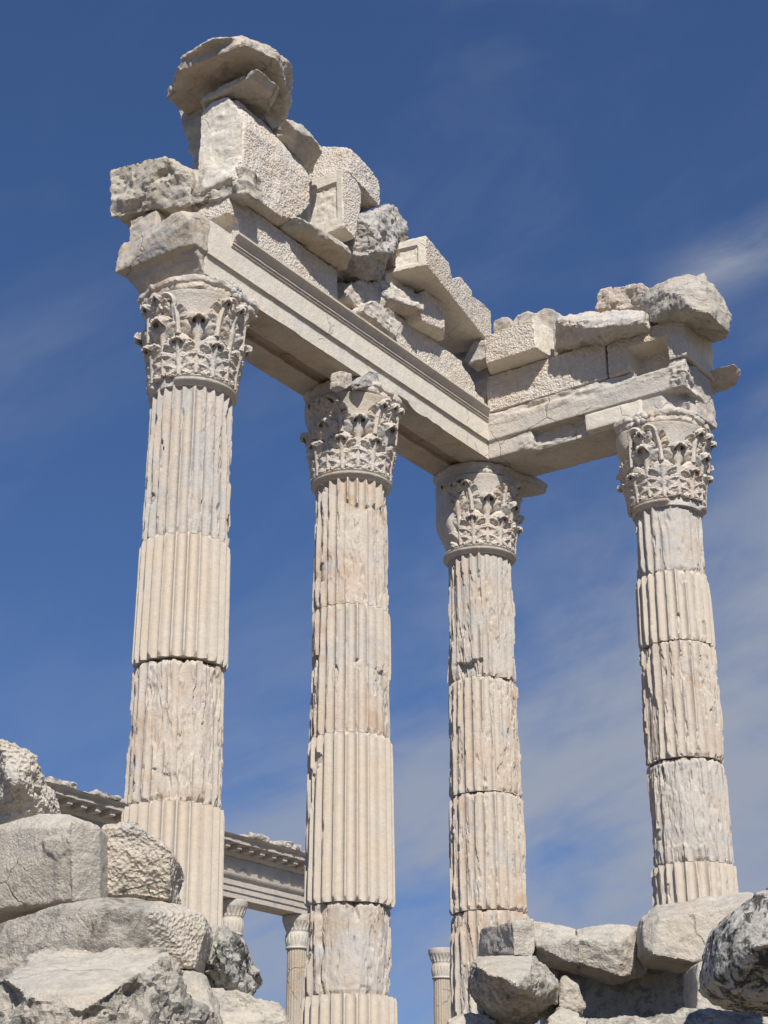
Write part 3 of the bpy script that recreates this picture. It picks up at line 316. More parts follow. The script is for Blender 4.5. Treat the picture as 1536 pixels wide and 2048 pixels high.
 ('fallen_block', 'pick-marked block with cut right end, against the foot of the leftmost column', 'stone block', 'fallen blocks heaped at the lower left', 'heap_tooled', 'rough',
  [[[3.035,-4.157,-5.922],[3.22,-4.03,-5.923],[3.333,-3.978,-6.001],[3.428,-3.856,-6.111],[3.384,-3.783,-6.441],[3.041,-4.028,-6.423],[2.989,-4.064,-6.423],[2.638,-3.58,-5.922],[2.823,-3.453,-5.923],[2.936,-3.401,-6.001],[3.031,-3.279,-6.111],[2.987,-3.206,-6.441],[2.644,-3.451,-6.423],[2.592,-3.487,-6.423]]], {'amp': 0.6, 'vox': 0.015}),
 ('fallen_block', 'long grey block with dark stains and a pick-marked right face, middle of the left heap', 'stone block', 'fallen blocks heaped at the lower left', 'stained', 'rough',
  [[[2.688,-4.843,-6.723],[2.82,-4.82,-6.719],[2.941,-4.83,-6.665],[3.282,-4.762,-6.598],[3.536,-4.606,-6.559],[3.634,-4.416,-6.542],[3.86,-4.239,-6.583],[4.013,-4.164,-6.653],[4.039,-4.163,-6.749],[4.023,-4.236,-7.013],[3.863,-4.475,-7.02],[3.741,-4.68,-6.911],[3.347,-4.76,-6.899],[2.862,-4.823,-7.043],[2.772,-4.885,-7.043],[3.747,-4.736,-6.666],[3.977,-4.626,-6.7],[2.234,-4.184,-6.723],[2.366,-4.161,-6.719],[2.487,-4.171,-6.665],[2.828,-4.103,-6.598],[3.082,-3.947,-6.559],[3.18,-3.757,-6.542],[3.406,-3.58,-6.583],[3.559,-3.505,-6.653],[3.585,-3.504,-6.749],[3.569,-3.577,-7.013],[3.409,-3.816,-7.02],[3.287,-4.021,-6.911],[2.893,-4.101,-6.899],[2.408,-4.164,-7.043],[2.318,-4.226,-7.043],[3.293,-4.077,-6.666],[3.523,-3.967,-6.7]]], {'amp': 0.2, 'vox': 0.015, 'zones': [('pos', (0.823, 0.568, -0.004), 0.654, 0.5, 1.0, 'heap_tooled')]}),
 ('boulder', 'broad broken rock with flat pale top and blackened ragged front, lowest left', 'boulder', 'fallen blocks heaped at the lower left', 'stained', 'rough',
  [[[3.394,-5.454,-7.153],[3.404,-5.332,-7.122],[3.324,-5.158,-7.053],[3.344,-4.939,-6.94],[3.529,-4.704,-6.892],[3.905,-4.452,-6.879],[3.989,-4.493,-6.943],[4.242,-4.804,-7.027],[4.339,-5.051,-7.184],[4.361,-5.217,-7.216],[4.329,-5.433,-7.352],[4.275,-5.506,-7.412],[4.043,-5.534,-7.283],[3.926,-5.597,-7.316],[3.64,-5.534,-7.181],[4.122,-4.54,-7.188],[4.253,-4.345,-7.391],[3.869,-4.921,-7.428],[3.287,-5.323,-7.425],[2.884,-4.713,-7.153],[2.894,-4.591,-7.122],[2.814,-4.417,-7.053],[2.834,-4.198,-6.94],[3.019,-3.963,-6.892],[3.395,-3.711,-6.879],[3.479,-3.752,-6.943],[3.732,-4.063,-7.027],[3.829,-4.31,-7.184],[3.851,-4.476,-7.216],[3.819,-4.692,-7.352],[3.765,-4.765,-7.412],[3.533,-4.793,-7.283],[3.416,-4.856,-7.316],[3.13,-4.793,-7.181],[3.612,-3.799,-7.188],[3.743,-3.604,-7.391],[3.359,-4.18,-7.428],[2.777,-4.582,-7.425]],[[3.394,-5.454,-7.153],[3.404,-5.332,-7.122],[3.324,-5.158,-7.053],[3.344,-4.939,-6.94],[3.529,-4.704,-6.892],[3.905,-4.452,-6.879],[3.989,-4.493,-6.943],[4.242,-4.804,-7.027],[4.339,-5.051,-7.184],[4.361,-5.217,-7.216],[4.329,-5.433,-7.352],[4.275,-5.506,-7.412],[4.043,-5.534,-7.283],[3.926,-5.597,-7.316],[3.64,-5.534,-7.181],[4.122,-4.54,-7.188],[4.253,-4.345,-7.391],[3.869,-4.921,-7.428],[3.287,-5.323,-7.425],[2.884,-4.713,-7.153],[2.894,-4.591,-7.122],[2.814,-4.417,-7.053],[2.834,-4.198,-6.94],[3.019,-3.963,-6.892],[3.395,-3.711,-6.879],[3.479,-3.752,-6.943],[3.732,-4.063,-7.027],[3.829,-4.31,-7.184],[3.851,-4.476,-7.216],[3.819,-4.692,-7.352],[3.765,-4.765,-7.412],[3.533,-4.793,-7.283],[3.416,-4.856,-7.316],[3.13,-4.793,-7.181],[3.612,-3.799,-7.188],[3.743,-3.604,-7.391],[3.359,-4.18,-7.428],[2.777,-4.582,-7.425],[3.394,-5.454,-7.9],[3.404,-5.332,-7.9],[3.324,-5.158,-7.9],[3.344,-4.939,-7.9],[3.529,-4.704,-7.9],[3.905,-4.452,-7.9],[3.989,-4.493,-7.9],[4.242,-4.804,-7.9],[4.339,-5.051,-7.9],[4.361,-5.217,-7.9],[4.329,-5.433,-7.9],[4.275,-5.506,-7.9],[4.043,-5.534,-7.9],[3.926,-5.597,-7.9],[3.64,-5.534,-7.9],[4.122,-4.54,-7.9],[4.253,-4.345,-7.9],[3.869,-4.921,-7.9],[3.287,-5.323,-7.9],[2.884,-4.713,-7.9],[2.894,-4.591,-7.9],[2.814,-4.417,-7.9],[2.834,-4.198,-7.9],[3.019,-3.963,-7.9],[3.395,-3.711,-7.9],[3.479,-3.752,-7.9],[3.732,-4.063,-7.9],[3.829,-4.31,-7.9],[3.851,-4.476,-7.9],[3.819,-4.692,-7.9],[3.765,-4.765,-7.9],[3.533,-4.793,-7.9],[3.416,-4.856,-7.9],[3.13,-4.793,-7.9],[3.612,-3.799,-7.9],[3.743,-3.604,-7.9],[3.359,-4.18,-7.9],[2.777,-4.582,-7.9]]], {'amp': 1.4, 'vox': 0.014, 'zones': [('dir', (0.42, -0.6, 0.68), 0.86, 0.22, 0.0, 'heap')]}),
 ('fallen_block', 'narrow upright slab leaning beside the broad pale-topped rock', 'stone block', 'fallen blocks heaped at the lower left', 'heap', 'rough',
  [[[3.848,-4.323,-6.95],[4.05,-4.409,-7.026],[4.133,-4.344,-7.041],[4.194,-4.308,-7.157],[4.277,-4.323,-7.403],[4.125,-4.491,-7.408],[3.564,-3.911,-6.95],[3.766,-3.997,-7.026],[3.849,-3.932,-7.041],[3.91,-3.896,-7.157],[3.993,-3.911,-7.403],[3.841,-4.079,-7.408]],[[3.848,-4.323,-6.95],[4.05,-4.409,-7.026],[4.133,-4.344,-7.041],[4.194,-4.308,-7.157],[4.277,-4.323,-7.403],[4.125,-4.491,-7.408],[3.564,-3.911,-6.95],[3.766,-3.997,-7.026],[3.849,-3.932,-7.041],[3.91,-3.896,-7.157],[3.993,-3.911,-7.403],[3.841,-4.079,-7.408],[3.848,-4.323,-7.9],[4.05,-4.409,-7.9],[4.133,-4.344,-7.9],[4.194,-4.308,-7.9],[4.277,-4.323,-7.9],[4.125,-4.491,-7.9],[3.564,-3.911,-7.9],[3.766,-3.997,-7.9],[3.849,-3.932,-7.9],[3.91,-3.896,-7.9],[3.993,-3.911,-7.9],[3.841,-4.079,-7.9]]], {'amp': 0.6, 'vox': 0.016}),
 ('boulder', 'rough grey boulder mottled with black lichen, right of the long stained block', 'boulder', 'fallen blocks heaped at the lower left', 'lichen', 'rough',
  [[[3.63,-3.698,-6.663],[3.727,-3.651,-6.624],[3.809,-3.636,-6.672],[3.842,-3.559,-6.777],[3.865,-3.532,-6.928],[3.851,-3.53,-7.078],[3.689,-3.712,-7.071],[3.648,-3.8,-6.954],[3.92,-3.913,-6.881],[3.233,-3.121,-6.663],[3.33,-3.074,-6.624],[3.412,-3.059,-6.672],[3.445,-2.982,-6.777],[3.468,-2.955,-6.928],[3.454,-2.953,-7.078],[3.292,-3.135,-7.071],[3.251,-3.223,-6.954],[3.523,-3.336,-6.881]]], {'amp': 1.4, 'vox': 0.016}),
 ('fallen_block', 'low block with a vertical crack at the right foot of the left heap', 'stone block', 'fallen blocks heaped at the lower left', 'heap', 'rough',
  [[[3.751,-3.808,-7.058],[3.991,-3.685,-7.104],[4.16,-3.54,-7.158],[4.211,-3.536,-7.226],[4.247,-3.523,-7.333],[3.891,-3.958,-7.347],[3.297,-3.149,-7.058],[3.537,-3.026,-7.104],[3.706,-2.881,-7.158],[3.757,-2.877,-7.226],[3.793,-2.864,-7.333],[3.437,-3.299,-7.347]],[[3.751,-3.808,-7.058],[3.991,-3.685,-7.104],[4.16,-3.54,-7.158],[4.211,-3.536,-7.226],[4.247,-3.523,-7.333],[3.891,-3.958,-7.347],[3.297,-3.149,-7.058],[3.537,-3.026,-7.104],[3.706,-2.881,-7.158],[3.757,-2.877,-7.226],[3.793,-2.864,-7.333],[3.437,-3.299,-7.347],[3.751,-3.808,-7.9],[3.991,-3.685,-7.9],[4.16,-3.54,-7.9],[4.211,-3.536,-7.9],[4.247,-3.523,-7.9],[3.891,-3.958,-7.9],[3.297,-3.149,-7.9],[3.537,-3.026,-7.9],[3.706,-2.881,-7.9],[3.757,-2.877,-7.9],[3.793,-2.864,-7.9],[3.437,-3.299,-7.9]]], {'amp': 0.8, 'vox': 0.015}),
 ('fallen_block', 'squared block with a dark left face, touching the foot of the third column', 'stone block', 'fallen blocks heaped at the lower right', 'heap', 'rough',
  [[[2.748,1.367,-5.902],[3.372,0.904,-5.961],[3.454,1.136,-5.917],[3.46,1.172,-6.108],[3.453,1.111,-6.257],[3.364,0.918,-6.256],[2.745,1.36,-6.15],[2.408,1.861,-5.902],[3.032,1.398,-5.961],[3.114,1.63,-5.917],[3.12,1.666,-6.108],[3.113,1.605,-6.257],[3.024,1.412,-6.256],[2.405,1.854,-6.15]]], {'amp': 0.35, 'vox': 0.015}),
 ('fallen_block', 'slanting broken block with a long lit face, between two blocks above the shaded recess', 'stone block', 'fallen blocks heaped at the lower right', 'heap', 'rough',
  [[[3.351,1.252,-5.897],[3.54,1.23,-5.985],[3.761,1.388,-5.995],[3.947,1.075,-6.164],[3.899,1.143,-6.361],[3.838,1.088,-6.336],[3.499,1.1,-6.171],[3.351,1.29,-6.227],[3.395,1.464,-6.251],[3.612,1.669,-6.359],[3.011,1.746,-5.897],[3.2,1.724,-5.985],[3.421,1.882,-5.995],[3.607,1.569,-6.164],[3.559,1.637,-6.361],[3.498,1.582,-6.336],[3.159,1.594,-6.171],[3.011,1.784,-6.227],[3.055,1.958,-6.251],[3.272,2.163,-6.359]]], {'amp': 0.35, 'vox': 0.015}),
 ('fallen_block', 'block with flat lit face and rough crumbling right end, above the shaded recess', 'stone block', 'fallen blocks heaped at the lower right', 'heap', 'rough',
  [[[3.753,1.382,-5.995],[3.979,1.466,-5.985],[4.199,1.488,-5.989],[4.343,1.59,-5.994],[4.355,1.624,-6.173],[4.271,1.745,-6.394],[4.262,1.441,-6.456],[4.232,1.298,-6.474],[3.877,1.185,-6.344],[3.882,1.153,-6.148],[4.272,1.237,-6.173],[3.709,1.751,-6.389],[3.413,1.876,-5.995],[3.639,1.96,-5.985],[3.859,1.982,-5.989],[4.003,2.084,-5.994],[4.015,2.118,-6.173],[3.931,2.239,-6.394],[3.922,1.935,-6.456],[3.892,1.792,-6.474],[3.537,1.679,-6.344],[3.542,1.647,-6.148],[3.932,1.731,-6.173],[3.369,2.245,-6.389]]], {'amp': 0.5, 'vox': 0.015}),
 ('fallen_block', 'pale flat-faced block with a straight ledge, at the foot of the rightmost column', 'stone block', 'fallen blocks heaped at the lower right', 'heap', 'rough',
  [[[4.458,1.332,-5.979],[4.569,1.129,-6.076],[4.589,1.365,-5.867],[4.772,1.056,-6.047],[5.061,1.596,-5.812],[5.352,1.782,-5.785],[5.486,1.488,-5.931],[5.477,1.481,-6.058],[5.313,1.402,-6.382],[5.002,1.146,-6.428],[4.719,0.985,-6.365],[4.627,1.015,-6.291],[4.004,1.991,-5.979],[4.115,1.788,-6.076],[4.135,2.024,-5.867],[4.318,1.715,-6.047],[4.607,2.255,-5.812],[4.898,2.441,-5.785],[5.032,2.147,-5.931],[5.023,2.14,-6.058],[4.859,2.061,-6.382],[4.548,1.805,-6.428],[4.265,1.644,-6.365],[4.173,1.674,-6.291]]], {'amp': 0.35, 'vox': 0.014}),
 ('boulder', 'large rounded boulder crusted with black and white lichen, right edge', 'boulder', 'fallen blocks heaped at the lower right', 'lichen', 'rough',
  [[[6.649,-0.318,-6.114],[6.443,-0.553,-6.191],[6.349,-0.584,-6.257],[6.167,-0.745,-6.444],[6.08,-0.733,-6.584],[6.059,-0.745,-6.846],[6.161,-0.752,-6.955],[6.324,-0.609,-7.013],[6.547,-0.306,-7.048],[6.506,-1.043,-6.693],[6.777,-0.995,-6.68],[6.195,0.341,-6.114],[5.989,0.106,-6.191],[5.895,0.075,-6.257],[5.713,-0.086,-6.444],[5.626,-0.074,-6.584],[5.605,-0.086,-6.846],[5.707,-0.093,-6.955],[5.87,0.05,-7.013],[6.093,0.353,-7.048],[6.052,-0.384,-6.693],[6.323,-0.336,-6.68]]], {'amp': 0.65, 'vox': 0.014}),
 ('boulder', 'dark-bellied boulder with flat white broken top, in front of the third column', 'boulder', 'fallen blocks heaped at the lower right', 'stained', 'rough',
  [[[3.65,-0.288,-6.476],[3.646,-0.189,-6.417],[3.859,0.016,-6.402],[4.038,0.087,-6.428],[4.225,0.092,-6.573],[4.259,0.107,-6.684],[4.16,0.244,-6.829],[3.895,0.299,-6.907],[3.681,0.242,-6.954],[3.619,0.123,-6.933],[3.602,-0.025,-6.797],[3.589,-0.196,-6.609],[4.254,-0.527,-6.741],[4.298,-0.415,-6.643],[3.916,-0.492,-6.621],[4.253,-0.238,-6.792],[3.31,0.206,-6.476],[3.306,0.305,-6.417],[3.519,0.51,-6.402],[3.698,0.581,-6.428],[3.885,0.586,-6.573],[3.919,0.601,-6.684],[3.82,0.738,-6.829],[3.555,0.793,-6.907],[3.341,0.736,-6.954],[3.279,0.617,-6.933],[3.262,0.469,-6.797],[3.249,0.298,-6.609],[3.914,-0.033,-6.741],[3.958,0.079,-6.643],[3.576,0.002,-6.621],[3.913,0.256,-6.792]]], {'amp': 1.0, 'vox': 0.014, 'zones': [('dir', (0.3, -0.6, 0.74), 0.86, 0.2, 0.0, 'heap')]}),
 ('stone_chunk', 'small pale chunk between the white-topped boulder and the shaded lower block', 'stone chunk', 'fallen blocks heaped at the lower right', 'heap', 'rough',
  [[[4.165,0.229,-6.664],[4.245,0.249,-6.594],[4.311,0.321,-6.647],[4.387,0.329,-6.818],[4.353,0.346,-6.897],[4.193,0.204,-6.835],[3.938,0.558,-6.664],[4.018,0.578,-6.594],[4.084,0.65,-6.647],[4.16,0.658,-6.818],[4.126,0.675,-6.897],[3.966,0.533,-6.835]]], {'amp': 0.8, 'vox': 0.014}),
 ('fallen_block', 'lower block half in deep shadow beneath the propped blocks of the right heap', 'stone block', 'fallen blocks heaped at the lower right', 'stained', 'rough',
  [[[3.29,1.65,-6.242],[4.567,2.432,-6.051],[4.587,2.265,-6.727],[3.685,1.666,-6.771],[3.377,1.453,-6.77],[2.893,2.227,-6.242],[4.17,3.009,-6.051],[4.19,2.842,-6.727],[3.288,2.243,-6.771],[2.98,2.03,-6.77]],[[3.29,1.65,-6.242],[4.567,2.432,-6.051],[4.587,2.265,-6.727],[3.685,1.666,-6.771],[3.377,1.453,-6.77],[2.893,2.227,-6.242],[4.17,3.009,-6.051],[4.19,2.842,-6.727],[3.288,2.243,-6.771],[2.98,2.03,-6.77],[3.29,1.65,-7.9],[4.567,2.432,-7.9],[4.587,2.265,-7.9],[3.685,1.666,-7.9],[3.377,1.453,-7.9],[2.893,2.227,-7.9],[4.17,3.009,-7.9],[4.19,2.842,-7.9],[3.288,2.243,-7.9],[2.98,2.03,-7.9]]], {'amp': 0.5, 'vox': 0.02}),
 ('fallen_block', 'grey dressed block with a scooped top holding the lichen boulder, right edge', 'stone block', 'fallen blocks heaped at the lower right', 'heap', 'rough',
  [[[5.228,0.749,-6.507],[5.28,0.767,-6.472],[5.367,0.825,-6.469],[5.385,0.787,-6.626],[5.503,0.805,-6.761],[5.758,0.908,-6.878],[6.004,1.087,-6.896],[6.01,1.035,-7.044],[5.226,0.686,-6.901],[4.831,1.326,-6.507],[4.883,1.344,-6.472],[4.97,1.402,-6.469],[4.988,1.364,-6.626],[5.106,1.382,-6.761],[5.361,1.485,-6.878],[5.607,1.664,-6.896],[5.613,1.612,-7.044],[4.829,1.263,-6.901]],[[5.228,0.749,-6.507],[5.28,0.767,-6.472],[5.367,0.825,-6.469],[5.385,0.787,-6.626],[5.503,0.805,-6.761],[5.758,0.908,-6.878],[6.004,1.087,-6.896],[6.01,1.035,-7.044],[5.226,0.686,-6.901],[4.831,1.326,-6.507],[4.883,1.344,-6.472],[4.97,1.402,-6.469],[4.988,1.364,-6.626],[5.106,1.382,-6.761],[5.361,1.485,-6.878],[5.607,1.664,-6.896],[5.613,1.612,-7.044],[4.829,1.263,-6.901],[5.228,0.749,-7.9],[5.28,0.767,-7.9],[5.367,0.825,-7.9],[5.385,0.787,-7.9],[5.503,0.805,-7.9],[5.758,0.908,-7.9],[6.004,1.087,-7.9],[6.01,1.035,-7.9],[5.226,0.686,-7.9],[4.831,1.326,-7.9],[4.883,1.344,-7.9],[4.97,1.402,-7.9],[4.988,1.364,-7.9],[5.106,1.382,-7.9],[5.361,1.485,-7.9],[5.607,1.664,-7.9],[5.613,1.612,-7.9],[4.829,1.263,-7.9]]], {'amp': 0.22, 'vox': 0.015}),
 ('fallen_block', 'long low dark block along the bottom edge of the right heap', 'stone block', 'fallen blocks heaped at the lower right', 'stained', 'rough',
  [[[4.589,0.029,-6.99],[4.815,0.171,-6.962],[5.329,0.498,-6.91],[5.806,0.779,-6.947],[6.069,0.907,-6.97],[6.118,0.748,-7.11],[4.694,-0.236,-7.104],[4.249,0.523,-6.99],[4.475,0.665,-6.962],[4.989,0.992,-6.91],[5.466,1.273,-6.947],[5.729,1.401,-6.97],[5.778,1.242,-7.11],[4.354,0.258,-7.104]],[[4.589,0.029,-6.99],[4.815,0.171,-6.962],[5.329,0.498,-6.91],[5.806,0.779,-6.947],[6.069,0.907,-6.97],[6.118,0.748,-7.11],[4.694,-0.236,-7.104],[4.249,0.523,-6.99],[4.475,0.665,-6.962],[4.989,0.992,-6.91],[5.466,1.273,-6.947],[5.729,1.401,-6.97],[5.778,1.242,-7.11],[4.354,0.258,-7.104],[4.589,0.029,-7.9],[4.815,0.171,-7.9],[5.329,0.498,-7.9],[5.806,0.779,-7.9],[6.069,0.907,-7.9],[6.118,0.748,-7.9],[4.694,-0.236,-7.9],[4.249,0.523,-7.9],[4.475,0.665,-7.9],[4.989,0.992,-7.9],[5.466,1.273,-7.9],[5.729,1.401,-7.9],[5.778,1.242,-7.9],[4.354,0.258,-7.9]]], {'amp': 0.9, 'vox': 0.015}),
 ('fallen_block', 'low pale stone at the very foot of the third column', 'stone block', 'fallen blocks heaped at the lower right', 'heap', 'rough',
  [[[3.251,-0.02,-6.893],[3.343,0.023,-6.852],[3.487,0.122,-6.853],[3.651,0.128,-6.901],[3.679,0.074,-7.014],[3.326,-0.17,-7.013],[2.911,0.474,-6.893],[3.003,0.517,-6.852],[3.147,0.616,-6.853],[3.311,0.622,-6.901],[3.339,0.568,-7.014],[2.986,0.324,-7.013]],[[3.251,-0.02,-6.893],[3.343,0.023,-6.852],[3.487,0.122,-6.853],[3.651,0.128,-6.901],[3.679,0.074,-7.014],[3.326,-0.17,-7.013],[2.911,0.474,-6.893],[3.003,0.517,-6.852],[3.147,0.616,-6.853],[3.311,0.622,-6.901],[3.339,0.568,-7.014],[2.986,0.324,-7.013],[3.251,-0.02,-7.9],[3.343,0.023,-7.9],[3.487,0.122,-7.9],[3.651,0.128,-7.9],[3.679,0.074,-7.9],[3.326,-0.17,-7.9],[2.911,0.474,-7.9],[3.003,0.517,-7.9],[3.147,0.616,-7.9],[3.311,0.622,-7.9],[3.339,0.568,-7.9],[2.986,0.324,-7.9]]], {'amp': 0.6, 'vox': 0.016}),
 ('stone_chunk', 'pale rubble chunk at the bottom edge, right of the white-topped boulder', 'stone chunk', 'fallen blocks heaped at the lower right', 'heap', 'rough',
  [[[4.191,-0.078,-7.059],[4.211,0.009,-6.945],[4.259,0.124,-6.847],[4.397,0.179,-6.897],[4.499,0.217,-6.964],[4.546,0.041,-7.071],[3.907,0.334,-7.059],[3.927,0.421,-6.945],[3.975,0.536,-6.847],[4.113,0.591,-6.897],[4.215,0.629,-6.964],[4.262,0.453,-7.071]],[[4.191,-0.078,-7.059],[4.211,0.009,-6.945],[4.259,0.124,-6.847],[4.397,0.179,-6.897],[4.499,0.217,-6.964],[4.546,0.041,-7.071],[3.907,0.334,-7.059],[3.927,0.421,-6.945],[3.975,0.536,-6.847],[4.113,0.591,-6.897],[4.215,0.629,-6.964],[4.262,0.453,-7.071],[4.191,-0.078,-7.9],[4.211,0.009,-7.9],[4.259,0.124,-7.9],[4.397,0.179,-7.9],[4.499,0.217,-7.9],[4.546,0.041,-7.9],[3.907,0.334,-7.9],[3.927,0.421,-7.9],[3.975,0.536,-7.9],[4.113,0.591,-7.9],[4.215,0.629,-7.9],[4.262,0.453,-7.9]]], {'amp': 0.9, 'vox': 0.014}),
]
BEAM_END = [[[-0.658, -0.683, 1.47], [0.396, -0.657, 1.47], [0.503, -0.62, 1.47], [0.503, -0.62, 1.9], [-0.668, -0.585, 1.89], [0.116, -0.725, 1.89], [0.374, -0.757, 1.89], [0.503, -0.747, 1.711], [0.503, -0.38, 1.895], [-0.6, -0.3, 1.895], [-0.6, -0.3, 1.47], [0.503, -0.38, 1.47]], [[-0.45, -0.4, 1.216], [0.464, -0.4, 1.216], [0.464, -0.58, 1.466], [0.3, -0.6, 1.48], [-0.6, -0.62, 1.48], [-0.45, -0.36, 1.5], [0.464, -0.36, 1.5], [0.464, -0.36, 1.216], [-0.45, -0.36, 1.216]]]
SHORT_BODY = [[[0.466,5.61,1.2155],[0.466,5.61,1.466],[0.466,6.5,1.2155],[0.466,6.5,1.466],[1.15,5.61,1.2155],[1.15,5.61,1.466],[1.15,6.5,1.2155],[1.15,6.5,1.466]],[[1.1,5.74,1.2155],[1.1,5.74,1.466],[1.1,6.5,1.2155],[1.1,6.5,1.466],[1.99,5.74,1.2155],[1.99,5.74,1.466],[1.99,6.5,1.2155],[1.99,6.5,1.466]],[[1.98,5.61,1.2155],[1.98,5.61,1.466],[1.98,6.5,1.2155],[1.98,6.5,1.466],[3.0,5.61,1.2155],[3.0,5.61,1.466],[3.0,6.5,1.2155],[3.0,6.5,1.466]],[[2.9,5.61,1.2155],[3.1,5.61,1.2155],[3.42,5.98,1.2155],[3.45,6.53,1.2155],[2.9,6.53,1.2155],[2.9,5.61,1.466],[3.1,5.61,1.466],[3.42,5.98,1.466],[3.45,6.53,1.466],[2.9,6.53,1.466]],[[0.47,5.574,1.466],[0.47,5.574,1.8],[0.47,6.5,1.466],[0.47,6.5,1.8],[3.45,5.574,1.466],[3.45,5.574,1.8],[3.45,6.5,1.466],[3.45,6.5,1.8]],[[0.47,5.574,1.78],[0.47,5.64,1.895],[0.47,6.5,1.895],[0.47,6.5,1.78],[2.72,5.574,1.78],[2.72,5.64,1.895],[2.72,6.5,1.895],[2.72,6.5,1.78]],[[0.5,5.6,1.8],[0.5,5.6,1.9],[0.5,6.5,1.8],[0.5,6.5,1.9],[2.2,5.6,1.8],[2.2,5.6,1.9],[2.2,6.5,1.8],[2.2,6.5,1.9]],[[2.7,5.9,1.78],[2.7,5.9,1.9],[2.7,6.5,1.78],[2.7,6.5,1.9],[3.45,5.9,1.78],[3.45,5.9,1.9],[3.45,6.5,1.78],[3.45,6.5,1.9]],[[3.2,5.62,1.75],[3.2,5.62,1.9],[3.2,6.5,1.75],[3.2,6.5,1.9],[3.44,5.62,1.75],[3.44,5.62,1.9],[3.44,6.5,1.75],[3.44,6.5,1.9]]]
SHORT_PATCH = [[[1.985, 5.588, 1.2115], [1.985, 5.588, 1.454], [1.985, 5.75, 1.2115], [1.985, 5.75, 1.454], [2.82, 5.588, 1.2115], [2.82, 5.588, 1.454], [2.82, 5.75, 1.2115], [2.82, 5.75, 1.454]]]

def panel_block(hulls, kw):
    bm = bmesh.new()
    for h in hulls: hull_bm(bm, h)
    bmesh.ops.recalc_face_normals(bm, faces=bm.faces[:])
    me = bpy.data.meshes.new('blk'); bm.to_mesh(me); bm.free(); return me
for si, (name, label, cat, group, mat, style, hulls, kw) in enumerate(BLOCKS):
    vox = kw.get('vox', .016)
    me = remeshed(hulls, vox)
    sm = kw.get('smooth'); pit = 1. if 'tooled' in mat else 0.
    if sm:                                                      # sawn faces among the picked ones
        n = len(me.vertices); no = np.empty(n * 3, np.float32); me.vertex_normals.foreach_get('vector', no); no = no.reshape(-1, 3)
        dirs = {'-y': -no[:, 1], '-z': -no[:, 2], '+x': no[:, 0]}
        keep = np.max([dirs[sm[i:i + 2]] for i in range(0, len(sm), 2)], 0); pit = pit * (1 - sstep(keep, .75, .9))
    amp = kw.get('amp', .15); zones = kw.get('zones', ())
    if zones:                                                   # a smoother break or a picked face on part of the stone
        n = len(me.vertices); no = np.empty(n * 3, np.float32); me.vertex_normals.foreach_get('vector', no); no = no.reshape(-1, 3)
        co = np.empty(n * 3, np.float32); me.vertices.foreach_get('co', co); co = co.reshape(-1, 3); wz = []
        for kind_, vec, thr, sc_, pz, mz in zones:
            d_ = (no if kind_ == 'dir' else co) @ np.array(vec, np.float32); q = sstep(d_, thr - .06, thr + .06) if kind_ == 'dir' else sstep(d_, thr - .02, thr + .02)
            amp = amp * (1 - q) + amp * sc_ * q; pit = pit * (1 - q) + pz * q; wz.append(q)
    roughen(me, amp, si + 1, pitted=pit)
    p = kw.get('panel')
    if p:                                                       # drafted margin round a sunken rough panel on the end facing -Y
        n = len(me.vertices); co = np.empty(n * 3, np.float32); me.vertices.foreach_get('co', co); co = co.reshape(-1, 3)
        near = np.abs(co[:, 1] - p['y']) < .14
        ins = sstep(co[:, 0], p['x0'] - .012, p['x0'] + .012) * (1 - sstep(co[:, 0], p['x1'] - .012, p['x1'] + .012)) * sstep(co[:, 2], p['z0'] - .012, p['z0'] + .012) * (1 - sstep(co[:, 2], p['z1'] - .012, p['z1'] + .012))
        rough_ = .02 + .03 * fbm(co * 17, 3)
        co[:, 1] += np.where(near, ins * rough_, 0); me.vertices.foreach_set('co', co.ravel()); me.update()
    me.name = name
    o = link(name, me, M[mat], None, 30)
    if sm:
        me.materials.append(M['cream'])
        n = len(me.polygons); fn = np.empty(n * 3, np.float32); me.polygons.foreach_get('normal', fn); fn = fn.reshape(-1, 3)
        dirs = {'-y': -fn[:, 1], '-z': -fn[:, 2], '+x': fn[:, 0]}
        me.polygons.foreach_set('material_index', (np.max([dirs[sm[i:i + 2]] for i in range(0, len(sm), 2)], 0) > .72).astype(np.int32))
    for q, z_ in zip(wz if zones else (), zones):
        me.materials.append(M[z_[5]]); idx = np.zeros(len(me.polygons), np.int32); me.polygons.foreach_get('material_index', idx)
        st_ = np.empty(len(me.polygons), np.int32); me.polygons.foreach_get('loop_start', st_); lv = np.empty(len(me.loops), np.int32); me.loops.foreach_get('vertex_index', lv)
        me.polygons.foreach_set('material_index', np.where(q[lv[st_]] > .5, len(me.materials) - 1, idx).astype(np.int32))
    tag(o, label, cat, group)
# ------------------------------------------------------------------ architrave beams
def sweep(profile, stations, axis='y', jitter=None):
    """closed profile of (a, z) swept along axis; returns verts, faces"""
    n = len(profile); v = []; f = []
    for s in stations:
        for (a, z) in profile: v.append((a, s, z) if axis == 'y' else (s, a, z))
    for i in range(len(stations) - 1):
        for j in range(n):
            a, b = i * n + j, i * n + (j + 1) % n
            f.append((a, b, b + n, a + n))
    f.append(tuple(range(n))); f.append(tuple(range((len(stations) - 1) * n, len(stations) * n))[::-1])
    return v, f
def densify(pr, step):
    out = []
    for i, p in enumerate(pr):
        q = pr[(i + 1) % len(pr)]; k = max(1, int(math.dist(p, q) / step))
        out += [(p[0] + (q[0] - p[0]) * t / k, p[1] + (q[1] - p[1]) * t / k) for t in range(k)]
    return out
def fixnormals(me):
    bm = bmesh.new(); bm.from_mesh(me); bmesh.ops.recalc_face_normals(bm, faces=bm.faces[:]); bm.to_mesh(me); bm.free()
